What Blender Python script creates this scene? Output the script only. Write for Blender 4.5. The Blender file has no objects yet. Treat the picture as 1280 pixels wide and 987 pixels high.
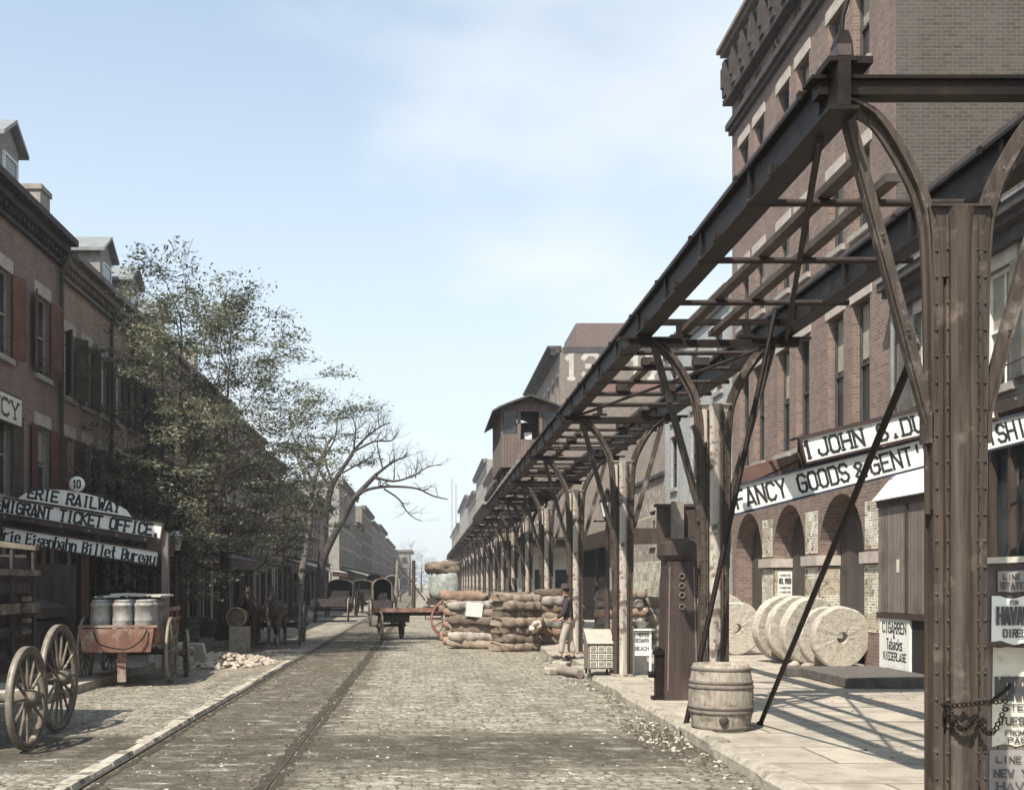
import bpy, math, random
from math import sin, cos, pi, radians, sqrt, atan2, hypot
from mathutils import Vector, Matrix
random.seed(7)
R = random.Random(11)
sc = bpy.context.scene
col = sc.collection
F = 1400.0; VX = 533.0; VY = 728.0; CH = 2.0
def P(px, py, Y): return Vector(((px-VX)*Y/F, Y, CH-(py-VY)*Y/F))
def yx(px, X): return F*X/(px-VX)

# ------------------------------------------------------------------ materials
MC = {}
class NT:
    def __init__(s, name):
        s.m = bpy.data.materials.new(name); s.m.use_nodes = True
        s.t = s.m.node_tree; s.b = s.t.nodes['Principled BSDF']
    def n(s, typ, **kw):
        x = s.t.nodes.new(typ)
        for k, v in kw.items():
            if k.startswith('i_'):
                x.inputs[k[2:].replace('_', ' ')].default_value = v
            else: setattr(x, k, v)
        return x
    def l(s, a, b): s.t.links.new(a, b)
    def math(s, op, a, b=None, clamp=False):
        x = s.n('ShaderNodeMath', operation=op, use_clamp=clamp)
        for i, v in enumerate((a, b)):
            if v is None: continue
            if isinstance(v, (int, float)): x.inputs[i].default_value = v
            else: s.l(v, x.inputs[i])
        return x.outputs[0]
    def mix(s, f, a, b, blend='MIX'):
        x = s.n('ShaderNodeMix', data_type='RGBA', blend_type=blend)
        for i, v in ((0, f), (6, a), (7, b)):
            if isinstance(v, (int, float)): x.inputs[i].default_value = v
            elif isinstance(v, tuple): x.inputs[i].default_value = (*v, 1) if len(v) == 3 else v
            else: s.l(v, x.inputs[i])
        return x.outputs[2]
    def noise(s, vec, scale, detail=4, rough=.55, dist=0):
        x = s.n('ShaderNodeTexNoise'); x.inputs['Scale'].default_value = scale
        x.inputs['Detail'].default_value = detail; x.inputs['Roughness'].default_value = rough
        x.inputs['Distortion'].default_value = dist
        if vec is not None: s.l(vec, x.inputs['Vector'])
        return x.outputs['Fac']
    def ramp(s, f, lo, hi):
        x = s.n('ShaderNodeMapRange'); x.inputs['From Min'].default_value = lo
        x.inputs['From Max'].default_value = hi; s.l(f, x.inputs['Value']); return x.outputs[0]
    def bump(s, h, strength=.4, dist=.01):
        x = s.n('ShaderNodeBump'); x.inputs['Strength'].default_value = strength
        x.inputs['Distance'].default_value = dist
        s.l(h, x.inputs['Height']); s.l(x.outputs[0], s.b.inputs['Normal'])
    def scalev(s, vec, sx, sy, sz):
        x = s.n('ShaderNodeVectorMath', operation='MULTIPLY'); s.l(vec, x.inputs[0])
        x.inputs[1].default_value = (sx, sy, sz); return x.outputs[0]

def mk(name, c1, c2=None, scale=6, rough=.8, metal=0, bump=.3, dist=.01, stretch=(1, 1, 1), lo=.35, hi=.65, c3=None, s3=2.0, lo3=.55, hi3=.68, rnd=0.0):
    """a painted, wooden, stone or metal surface: two tones by noise, a third in patches"""
    if name in MC: return MC[name]
    k = NT(name); tc = k.n('ShaderNodeTexCoord').outputs['Object']
    v = k.scalev(tc, *stretch)
    c2 = c2 or tuple(x*.6 for x in c1)
    f = k.noise(v, scale, 6, .65)
    c = k.mix(k.ramp(f, lo, hi), c1, c2)
    if c3:
        f3 = k.noise(tc, s3, 5, .7)
        c = k.mix(k.ramp(f3, lo3, hi3), c, c3)
    if rnd:
        oi = k.n('ShaderNodeObjectInfo').outputs['Random']
        h = k.n('ShaderNodeHueSaturation'); k.l(c, h.inputs['Color'])
        k.l(k.math('ADD', k.math('MULTIPLY', oi, rnd), 1-rnd/2), h.inputs['Value']); c = h.outputs[0]
    k.l(c, k.b.inputs['Base Color']); k.b.inputs['Roughness'].default_value = rough
    k.b.inputs['Metallic'].default_value = metal; k.b.inputs['Specular IOR Level'].default_value = .2
    if bump: k.bump(k.noise(v, scale*4, 5, .7), bump, dist)
    MC[name] = k.m; return k.m

def wallvec(k):
    g = k.n('ShaderNodeNewGeometry'); sp = k.n('ShaderNodeSeparateXYZ'); k.l(g.outputs['Position'], sp.inputs[0])
    sn = k.n('ShaderNodeSeparateXYZ'); k.l(g.outputs['True Normal'], sn.inputs[0])
    isx = k.math('GREATER_THAN', k.math('ABSOLUTE', sn.outputs[0]), .5)
    u = k.math('ADD', k.math('MULTIPLY', sp.outputs[1], isx), k.math('MULTIPLY', sp.outputs[0], k.math('SUBTRACT', 1.0, isx)))
    c = k.n('ShaderNodeCombineXYZ'); k.l(u, c.inputs[0]); k.l(sp.outputs[2], c.inputs[1])
    return c.outputs[0], g.outputs['Position'], sp

def brick(name, c1, c2, mortar, bw=.215, bh=.078, ms=.009, stain=(.1, .09, .08), st=.5, pale=None, lo=.5):
    if name in MC: return MC[name]
    k = NT(name); v, pos, sp = wallvec(k)
    br = k.n('ShaderNodeTexBrick'); br.inputs['Scale'].default_value = 1
    br.inputs['Brick Width'].default_value = bw; br.inputs['Row Height'].default_value = bh
    br.inputs['Mortar Size'].default_value = ms; br.inputs['Mortar Smooth'].default_value = .3
    br.inputs['Color1'].default_value = (*c1, 1); br.inputs['Color2'].default_value = (*c2, 1); br.inputs['Mortar'].default_value = (*mortar, 1)
    br.inputs['Bias'].default_value = -.1
    k.l(v, br.inputs['Vector'])
    st1 = k.scalev(pos, 1, 1, .35)
    c = k.mix(k.math('MULTIPLY', k.ramp(k.noise(st1, .6, 6, .6), lo, .78), st), br.outputs['Color'], stain)
    c = k.mix(k.math('MULTIPLY', k.ramp(k.noise(k.scalev(pos, 2.2, 2.2, .22), 1.0, 6, .7), .45, .72), .5), c, stain)
    # odd bricks: some burnt, some bleached
    c = k.mix(k.math('MULTIPLY', k.ramp(k.noise(k.scalev(v, 4.6, 12.8, 1), 1.0, 1, .5), .55, .8), .5), c, tuple(min(1, x*1.7) for x in c2))
    if pale: c = k.mix(k.ramp(k.noise(st1, 1.3, 6, .7), .52, .66), c, pale)
    k.l(c, k.b.inputs['Base Color']); k.b.inputs['Roughness'].default_value = .9
    k.bump(k.math('SUBTRACT', k.noise(pos, 30, 4, .6), k.math('MULTIPLY', br.outputs['Fac'], 1.2)), .5, .012)
    MC[name] = k.m; return k.m

def glassmat():
    if 'window_glass' in MC: return MC['window_glass']
    k = NT('window_glass'); g = k.n('ShaderNodeNewGeometry').outputs['Position']
    k.l(k.mix(k.ramp(k.noise(g, 1.6, 3), .3, .7), (.012, .014, .016), (.05, .055, .06)), k.b.inputs['Base Color'])
    k.b.inputs['Roughness'].default_value = .12; k.bump(k.noise(g, 5, 2), .15, .01)
    MC['window_glass'] = k.m; return k.m

def louvre(name, c, pitch=.06):
    if name in MC: return MC[name]
    k = NT(name); tc = k.n('ShaderNodeTexCoord').outputs['Object']; sp = k.n('ShaderNodeSeparateXYZ'); k.l(tc, sp.inputs[0])
    w = k.math('FRACT', k.math('DIVIDE', sp.outputs[2], pitch))
    cc = k.mix(k.ramp(k.noise(tc, 4, 5), .35, .7), c, tuple(x*.55 for x in c))
    k.l(cc, k.b.inputs['Base Color']); k.b.inputs['Roughness'].default_value = .7
    k.bump(w, 1.0, .03); MC[name] = k.m; return k.m

def planks(name, c1, c2, pitch=.16, axis=0, rough=.8, s=.55):
    """boards side by side along one axis of the object"""
    if name in MC: return MC[name]
    k = NT(name); tc = k.n('ShaderNodeTexCoord').outputs['Object']; sp = k.n('ShaderNodeSeparateXYZ'); k.l(tc, sp.inputs[0])
    q = k.math('DIVIDE', k.math('ADD', sp.outputs[0], sp.outputs[1]) if axis == 0 else sp.outputs[2], pitch)
    fr = k.math('FRACT', q); fl = k.math('FLOOR', q)
    wn = k.n('ShaderNodeTexWhiteNoise', noise_dimensions='1D'); k.l(fl, wn.inputs['W'])
    st = k.scalev(tc, 30, 30, 2.5) if axis == 0 else k.scalev(tc, 2.5, 2.5, 30)
    f = k.math('ADD', k.math('MULTIPLY', k.noise(st, 1, 5, .6), .6), k.math('MULTIPLY', wn.outputs['Value'], s*.7))
    gap = k.math('GREATER_THAN', k.math('ABSOLUTE', k.math('SUBTRACT', fr, .5)), .46)
    c = k.mix(k.ramp(f, .15, .75), c1, c2); c = k.mix(gap, c, tuple(x*.25 for x in c2))
    c = k.mix(k.ramp(k.noise(tc, 1.5, 5, .6), .5, .8), c, tuple(x*.5 for x in c2))
    k.l(c, k.b.inputs['Base Color']); k.b.inputs['Roughness'].default_value = rough
    k.bump(k.math('SUBTRACT', f, k.math('MULTIPLY', gap, 2.0)), .5, .01); MC[name] = k.m; return k.m

def posters(name, base=(.55, .52, .44)):
    """a wall or pier layered with torn, weathered, printed bills"""
    if name in MC: return MC[name]
    k = NT(name); v, pos, sp = wallvec(k)
    br = k.n('ShaderNodeTexBrick'); br.inputs['Scale'].default_value = 1
    br.inputs['Brick Width'].default_value = .47; br.inputs['Row Height'].default_value = .36; br.inputs['Mortar Size'].default_value = .006
    br.inputs['Color1'].default_value = (*base, 1); br.inputs['Color2'].default_value = (base[0]*.55, base[1]*.5, base[2]*.42, 1)
    br.inputs['Mortar'].default_value = (.36, .32, .25, 1)
    dv = k.n('ShaderNodeVectorMath', operation='ADD'); nv = k.n('ShaderNodeTexNoise'); nv.inputs['Scale'].default_value = 5; k.l(pos, nv.inputs['Vector'])
    sv = k.scalev(nv.outputs['Color'], .22, .16, 0); k.l(v, dv.inputs[0]); k.l(sv, dv.inputs[1]); k.l(dv.outputs[0], br.inputs['Vector'])
    # lines of print
    rows = k.math('GREATER_THAN', k.math('FRACT', k.math('DIVIDE', sp.outputs[2], .062)), .52)
    marks = k.math('GREATER_THAN', k.noise(k.scalev(v, 34, 10, 1), 1.0, 1, .5), .5)
    area = k.math('GREATER_THAN', k.noise(v, 3.3, 2, .5), .40)
    ink = k.math('MULTIPLY', k.math('MULTIPLY', rows, marks), area)
    c = k.mix(k.math('MULTIPLY', ink, .75), br.outputs['Color'], (.06, .05, .05))
    torn = k.ramp(k.noise(pos, 3.8, 7, .7), .55, .6)
    c = k.mix(torn, c, (.16, .12, .09))
    k.l(c, k.b.inputs['Base Color']); k.b.inputs['Roughness'].default_value = .9
    k.bump(k.math('ADD', torn, k.noise(pos, 22, 3)), .5, .01); MC[name] = k.m; return k.m

def roadmat():
    k = NT('cobbled_road'); g = k.n('ShaderNodeNewGeometry').outputs['Position']
    sp = k.n('ShaderNodeSeparateXYZ'); k.l(g, sp.inputs[0]); X = sp.outputs[0]; Y = sp.outputs[1]
    nv = k.n('ShaderNodeTexNoise'); nv.inputs['Scale'].default_value = 2.3; nv.inputs['Detail'].default_value = 7; nv.inputs['Roughness'].default_value = .62; k.l(g, nv.inputs['Vector'])
    dv = k.n('ShaderNodeVectorMath', operation='ADD'); k.l(g, dv.inputs[0]); k.l(k.scalev(nv.outputs['Color'], .22, .34, 0), dv.inputs[1])
    br = k.n('ShaderNodeTexBrick'); br.inputs['Scale'].default_value = 1
    br.inputs['Brick Width'].default_value = .27; br.inputs['Row Height'].default_value = .125; br.inputs['Mortar Size'].default_value = .016
    br.inputs['Mortar Smooth'].default_value = .6
    br.inputs['Color1'].default_value = (.58, .55, .45, 1); br.inputs['Color2'].default_value = (.37, .35, .28, 1); br.inputs['Mortar'].default_value = (.13, .12, .09, 1)
    ve = k.n('ShaderNodeTexVoronoi', feature='DISTANCE_TO_EDGE'); vf = k.n('ShaderNodeTexVoronoi', feature='F1')
    for v_ in (ve, vf): v_.inputs['Scale'].default_value = 1; v_.inputs['Randomness'].default_value = .62; k.l(k.scalev(dv.outputs[0], 7.4, 6.2, 0), v_.inputs['Vector'])
    joint = k.math('MULTIPLY', k.math('SUBTRACT', 1.0, k.ramp(ve.outputs['Distance'], .02, .2)), k.ramp(k.noise(g, 3.1, 7, .7), .36, .66)); sp2 = k.n('ShaderNodeSeparateXYZ'); k.l(vf.outputs['Color'], sp2.inputs[0])
    stone = k.mix(sp2.outputs[0], (.53, .475, .385), (.37, .325, .26)); stone = k.mix(joint, stone, (.12, .102, .075))
    fine = k.noise(g, 9, 8, .75)
    c = k.mix(k.math('MULTIPLY', k.ramp(fine, .40, .60), .7), stone, (.19, .162, .122))
    # trodden dirt and dust over the blocks, plus a darker near band
    big = k.noise(k.scalev(g, 1, .45, 1), .55, 7, .66)
    nx = k.math('ADD', X, k.math('MULTIPLY', k.math('SUBTRACT', k.noise(g, .9, 5, .65), .5), 1.1))
    bed = k.math('MULTIPLY', k.ramp(nx, -3.75, -3.35), k.math('SUBTRACT', 1.0, k.ramp(nx, -1.75, -1.1)))
    rut = k.math('SUBTRACT', 1.0, k.ramp(k.math('ABSOLUTE', k.math('ADD', nx, 1.35)), .05, .35))
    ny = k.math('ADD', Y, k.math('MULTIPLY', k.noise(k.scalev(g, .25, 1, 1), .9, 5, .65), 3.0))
    near = k.math('MULTIPLY', k.math('SUBTRACT', 1.0, k.ramp(k.math('ABSOLUTE', k.math('SUBTRACT', ny, 15.0)), .9, 2.0)), .95)  # darker band across the road close to the camera
    gut = k.ramp(nx, 2.4, 3.4)
    lft = k.math('MULTIPLY', k.math('SUBTRACT', 1.0, k.ramp(nx, -7.0, -5.2)), .5)
    dirt_and_band = k.math('MAXIMUM', k.math('MULTIPLY', k.ramp(big, .47, .62), .6), k.math('MAXIMUM', k.math('MULTIPLY', bed, .95), k.math('MAXIMUM', near, k.math('MAXIMUM', rut, k.math('MAXIMUM', k.math('MULTIPLY', gut, .5), lft)))))
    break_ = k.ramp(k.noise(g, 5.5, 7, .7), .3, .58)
    dirt_and_band = k.math('MULTIPLY', dirt_and_band, k.math('ADD', k.math('MULTIPLY', break_, .5), .5), clamp=True)
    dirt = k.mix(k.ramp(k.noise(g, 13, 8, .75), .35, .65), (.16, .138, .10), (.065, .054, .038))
    c = k.mix(dirt_and_band, c, dirt)
    c = k.mix(k.math('MULTIPLY', k.ramp(k.noise(k.scalev(g, .6, 1.6, 1), 2.6, 8, .75), .54, .64), .8), c, (.64, .61, .51))
    streak = k.noise(k.scalev(g, 2.6, .16, 1), 1.0, 6, .7)
    c = k.mix(k.math('MULTIPLY', k.ramp(streak, .54, .70), .6), c, (.10, .088, .062))
    c = k.mix(k.math('MULTIPLY', k.ramp(k.noise(k.scalev(g, 1, .8, 1), 3.3, 7, .75), .60, .66), .7), c, (.085, .072, .05))
    # dark litter flecks, laid crosswise
    c = k.mix(k.math('MULTIPLY', k.ramp(k.noise(k.scalev(g, .8, 1.5, 1), 12, 5, .8), .60, .66), .75), c, (.07, .058, .045))
    bed_and_band = k.math('MULTIPLY', k.math('MAXIMUM', k.math('MULTIPLY', bed, .62), near), k.ramp(k.noise(k.scalev(g, 1, .55, 1), 2.2, 8, .72), .36, .58))  # further darkens the track bed and the near band
    c = k.mix(k.math('MULTIPLY', bed_and_band, .85), c, k.mix(k.ramp(k.noise(g, 16, 6, .75), .35, .65), (.10, .086, .062), (.045, .037, .027)))
    k.l(c, k.b.inputs['Base Color']); k.b.inputs['Roughness'].default_value = .95; k.b.inputs['Specular IOR Level'].default_value = .2
    h = k.math('SUBTRACT', k.math('MULTIPLY', k.noise(g, 7, 8, .7), 1.6), k.math('MULTIPLY', joint, k.math('SUBTRACT', 1.0, dirt_and_band)))
    k.bump(h, 1.0, .06); return k.m

def pavemat(name, c1, c2, bw, bh, joint=(.12, .11, .095)):
    k = NT(name); g = k.n('ShaderNodeNewGeometry').outputs['Position']
    br = k.n('ShaderNodeTexBrick'); br.inputs['Scale'].default_value = 1
    br.inputs['Brick Width'].default_value = bw; br.inputs['Row Height'].default_value = bh; br.inputs['Mortar Size'].default_value = .018
    br.inputs['Color1'].default_value = (*c1, 1); br.inputs['Color2'].default_value = (*c2, 1); br.inputs['Mortar'].default_value = (*joint, 1)
    nv = k.n('ShaderNodeTexNoise'); nv.inputs['Scale'].default_value = 3; k.l(g, nv.inputs['Vector'])
    dv = k.n('ShaderNodeVectorMath', operation='ADD'); k.l(g, dv.inputs[0]); k.l(k.scalev(nv.outputs['Color'], .04, .04, 0), dv.inputs[1]); k.l(dv.outputs[0], br.inputs['Vector'])
    c = k.mix(k.ramp(k.noise(g, 1.4, 7, .7), .45, .7), br.outputs['Color'], tuple(x*.62 for x in c2))
    c = k.mix(k.math('MULTIPLY', k.ramp(k.noise(g, 18, 6, .75), .58, .7), .6), c, (.11, .095, .075))
    k.l(c, k.b.inputs['Base Color']); k.b.inputs['Roughness'].default_value = .92
    k.bump(k.math('SUBTRACT', k.noise(g, 9, 7, .7), br.outputs['Fac']), .6, .015); return k.m

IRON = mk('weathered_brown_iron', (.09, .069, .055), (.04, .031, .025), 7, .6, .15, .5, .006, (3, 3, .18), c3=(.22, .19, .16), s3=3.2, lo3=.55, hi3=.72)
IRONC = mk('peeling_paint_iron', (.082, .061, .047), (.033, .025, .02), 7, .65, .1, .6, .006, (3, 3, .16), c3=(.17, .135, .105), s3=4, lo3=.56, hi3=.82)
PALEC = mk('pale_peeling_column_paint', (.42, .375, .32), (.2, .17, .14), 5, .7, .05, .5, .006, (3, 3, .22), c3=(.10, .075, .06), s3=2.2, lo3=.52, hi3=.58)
GIRD = mk('dark_girder_iron', (.020, .013, .009), (.010, .007, .005), 6, .55, .2, .3, .006, c3=(.045, .034, .028), s3=2.5, lo3=.55, hi3=.75)
RUST = mk('rusty_rod', (.052, .038, .032), (.03, .022, .02), 8, .7, .2, .2)
TIMB = mk('grey_timber', (.27, .235, .20), (.15, .125, .105), 5, .85, 0, .5, .01, (1, .15, 1))
DWOOD = planks('dark_brown_boards', (.105, .082, .072), (.055, .042, .038), .17)
KWOOD = planks('weathered_brown_boards', (.23, .185, .16), (.13, .10, .088), .15)
DARKW = mk('dark_stained_wood', (.075, .055, .042), (.038, .028, .022), 6, .7, 0, .3, .006, (1, 1, .2))
PURP = mk('maroon_brown_wood', (.068, .048, .041), (.038, .027, .024), 3, .6, 0, .3, .005, (3, 3, .25), c3=(.095, .072, .06), s3=1.3, lo3=.5, hi3=.75)
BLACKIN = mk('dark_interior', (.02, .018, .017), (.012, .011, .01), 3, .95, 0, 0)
WHITEP = mk('worn_white_paint', (.74, .73, .69), (.62, .60, .55), 3, .6, 0, .15, .004, c3=(.45, .42, .36), s3=5, lo3=.6, hi3=.75)
SIGNW = mk('sign_white_paint', (.80, .79, .74), (.68, .66, .60), 3, .6, 0, .2, .003, (1, 1, .4), c3=(.42, .38, .31), s3=6, lo3=.60, hi3=.72)
CREAM = mk('cream_sign_paint', (.70, .66, .56), (.60, .56, .47), 2.5, .55, 0, .1, .003, c3=(.44, .40, .33), s3=4, lo3=.6, hi3=.78)
INK = mk('black_lettering_paint', (.022, .024, .03), (.07, .07, .072), 14, .6, 0, 0, lo=.45, hi=.75)
INK2 = mk('faded_ink', (.05, .05, .055), (.1, .095, .09), 9, .8, 0, 0)
PAPER = mk('aged_paper', (.66, .62, .52), (.55, .51, .42), 3, .9, 0, .3, .01, c3=(.30, .25, .2), s3=5, lo3=.6, hi3=.72)
STONE = mk('pale_sandstone', (.40, .36, .31), (.29, .26, .22), 6, .9, 0, .6, .012)
LINT = mk('pale_stone_trim', (.47, .41, .36), (.36, .31, .27), 4, .85, 0, .3, .008)
GRANITE = mk('dusty_granite', (.42, .385, .33), (.25, .225, .19), 9, .9, 0, .7, .02, c3=(.16, .14, .12), s3=2.2, lo3=.56, hi3=.7)
MILL = mk('millstone_grit', (.58, .53, .45), (.40, .36, .30), 7, .95, 0, 1.0, .04, c3=(.20, .17, .14), s3=22, lo3=.57, hi3=.64)
RUBBLE = mk('pale_rubble', (.42, .36, .29), (.22, .185, .145), 5, .95, 0, .6, .02, rnd=.3)
SILL = mk('stone_sill', (.36, .33, .30), (.26, .235, .21), 5, .85)
GLASS = glassmat()
FRAME = mk('window_frame_paint', (.30, .285, .255), (.2, .185, .165), 5, .7, 0, .1)
FRAMED = mk('dark_frame_paint', (.085, .078, .07), (.05, .046, .042), 5, .7, 0, .1)
SHUT = louvre('green_black_shutter', (.105, .105, .085)); SHUTR = louvre('red_brown_shutter', (.20, .10, .08)); SHUTW = louvre('grey_shutter', (.30, .29, .26), .07)
LEAD = mk('grey_roof_metal', (.24, .25, .25), (.17, .175, .175), 3, .5, .2, .1)
SLATE = mk('dark_slate_roof', (.075, .07, .068), (.045, .042, .04), 6, .7, 0, .4)
CORN = mk('cornice_paint', (.22, .19, .17), (.13, .11, .1), 4, .8, 0, .2)
CORND = mk('dark_cornice', (.075, .063, .06), (.04, .034, .032), 4, .8, 0, .2)
BLANK = mk('interior_shade_black', (.035, .03, .028), (.02, .018, .017), 2, .9, 0, 0)  # near-black colour painted for shade inside doorway, cask and wagons; also eyes and manes
CARTR = mk('worn_red_brown_cart_paint', (.25, .125, .09), (.14, .08, .06), 4, .75, 0, .4, .008, c3=(.30, .25, .2), s3=3, lo3=.5, hi3=.66)
CARTG = mk('dusty_cart_wood', (.17, .14, .108), (.085, .068, .052), 5, .85, 0, .5, .01, c3=(.30, .26, .2), s3=3, lo3=.55, hi3=.7)
CARTD = mk('dark_cart_wood', (.07, .055, .05), (.035, .028, .026), 5, .8, 0, .3)
TYRE = mk('worn_iron_tyre', (.28, .245, .2), (.15, .13, .105), 6, .5, .3, .3)
CAN = mk('dented_tin', (.36, .36, .34), (.19, .175, .155), 5, .55, .15, .4, .01, c3=(.20, .15, .11), s3=4, lo3=.52, hi3=.66, rnd=.25)
CANVAS = mk('dirty_canvas', (.56, .53, .46), (.38, .355, .30), 4, .95, 0, .6, .02)
BALE = mk('burlap_bale', (.31, .245, .19), (.15, .115, .088), 7, .95, 0, 1.0, .05, c3=(.34, .28, .22), s3=3.4, lo3=.54, hi3=.64, rnd=.8)
BALEG = mk('grey_bale', (.33, .30, .255), (.16, .14, .12), 5, .95, 0, .9, .03, c3=(.42, .38, .33), s3=3, rnd=.6)
BALEO = mk('orange_bale', (.33, .225, .16), (.16, .10, .072), 5, .95, 0, .9, .03, c3=(.36, .29, .22), s3=2.4, rnd=.7)
COTTON = mk('bulging_cotton', (.42, .44, .40), (.2, .21, .19), 3, .95, 0, 1.0, .06)
STRAW = mk('brown_straw_load', (.27, .21, .145), (.13, .1, .075), 8, .95, 0, 1.0, .06)
BARRELM = mk('whitewashed_barrel', (.40, .35, .29), (.22, .185, .15), 5, .9, 0, .8, .015, (5, 5, .5), c3=(.15, .12, .095), s3=5, lo3=.53, hi3=.66)
HOOP = mk('pale_barrel_hoop', (.21, .175, .145), (.12, .1, .085), 7, .7, .1)
BARK = mk('tree_bark', (.075, .062, .052), (.035, .029, .025), 6, .95, 0, .9, .03, (1, 1, .25))
BARKP = mk('pale_bark', (.15, .135, .115), (.08, .07, .06), 6, .95, 0, .9, .02, (1, 1, .3))
SKIN = mk('skin', (.45, .28, .2), (.38, .23, .16), 5, .6, 0, 0)
def leafm(name, a, b):
    k = NT(name); g = k.n('ShaderNodeNewGeometry')
    c = k.mix(k.ramp(k.noise(g.outputs['Position'], .9, 4), .38, .62), a, b)
    k.l(c, k.b.inputs['Base Color']); k.b.inputs['Roughness'].default_value = .6
    tr = k.n('ShaderNodeBsdfTranslucent'); k.l(c, tr.inputs[0]); ms = k.n('ShaderNodeMixShader'); ms.inputs[0].default_value = .3
    k.l(k.b.outputs[0], ms.inputs[1]); k.l(tr.outputs[0], ms.inputs[2]); k.l(ms.outputs[0], k.t.nodes['Material Output'].inputs[0]); return k.m
LEAF = leafm('olive_leaves', (.215, .215, .14), (.08, .088, .055))

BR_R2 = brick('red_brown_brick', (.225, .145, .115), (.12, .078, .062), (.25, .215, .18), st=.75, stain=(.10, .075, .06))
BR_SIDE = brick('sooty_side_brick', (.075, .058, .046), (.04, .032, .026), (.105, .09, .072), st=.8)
BR_R1 = brick('dark_near_brick', (.19, .155, .135), (.115, .09, .08), (.27, .24, .21))
BR_PALE = brick('painted_pale_brick', (.43, .44, .43), (.33, .335, .33), (.22, .215, .205), st=.4)
BR_13 = brick('grey_brown_brick', (.20, .155, .125), (.13, .10, .08), (.22, .19, .16), st=.7)
BR_L1 = brick('maroon_brick', (.25, .155, .12), (.17, .105, .08), (.23, .19, .16), st=.5)
BR_L2 = brick('brown_orange_brick', (.36, .225, .155), (.26, .16, .11), (.31, .26, .2), st=.4)
BR_FAR = brick('far_brown_brick', (.25, .20, .17), (.18, .145, .12), (.25, .22, .19), bw=.5, bh=.2, st=.5)
STUC = mk('rough_stucco', (.36, .31, .26), (.2, .165, .135), 5, .95, 0, 1.0, .06, c3=(.52, .46, .39), s3=2.6, lo3=.5, hi3=.62)
STOF = mk('far_stone', (.29, .27, .24), (.20, .185, .165), 1.2, .9, 0, .3, c3=(.24, .22, .2), s3=.5)
STOF2 = mk('far_tan_stone', (.22, .185, .15), (.15, .125, .10), 1.2, .9, 0, .3, c3=(.2, .18, .16), s3=.5)
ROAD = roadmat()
PAVE = pavemat('flagstones', (.40, .35, .285), (.30, .262, .21), 1.7, 1.15)
KERB = mk('granite_kerb', (.41, .365, .30), (.25, .22, .175), 6, .9, 0, .8, .025, c3=(.2, .175, .14), s3=2.5, lo3=.55, hi3=.68)

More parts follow.
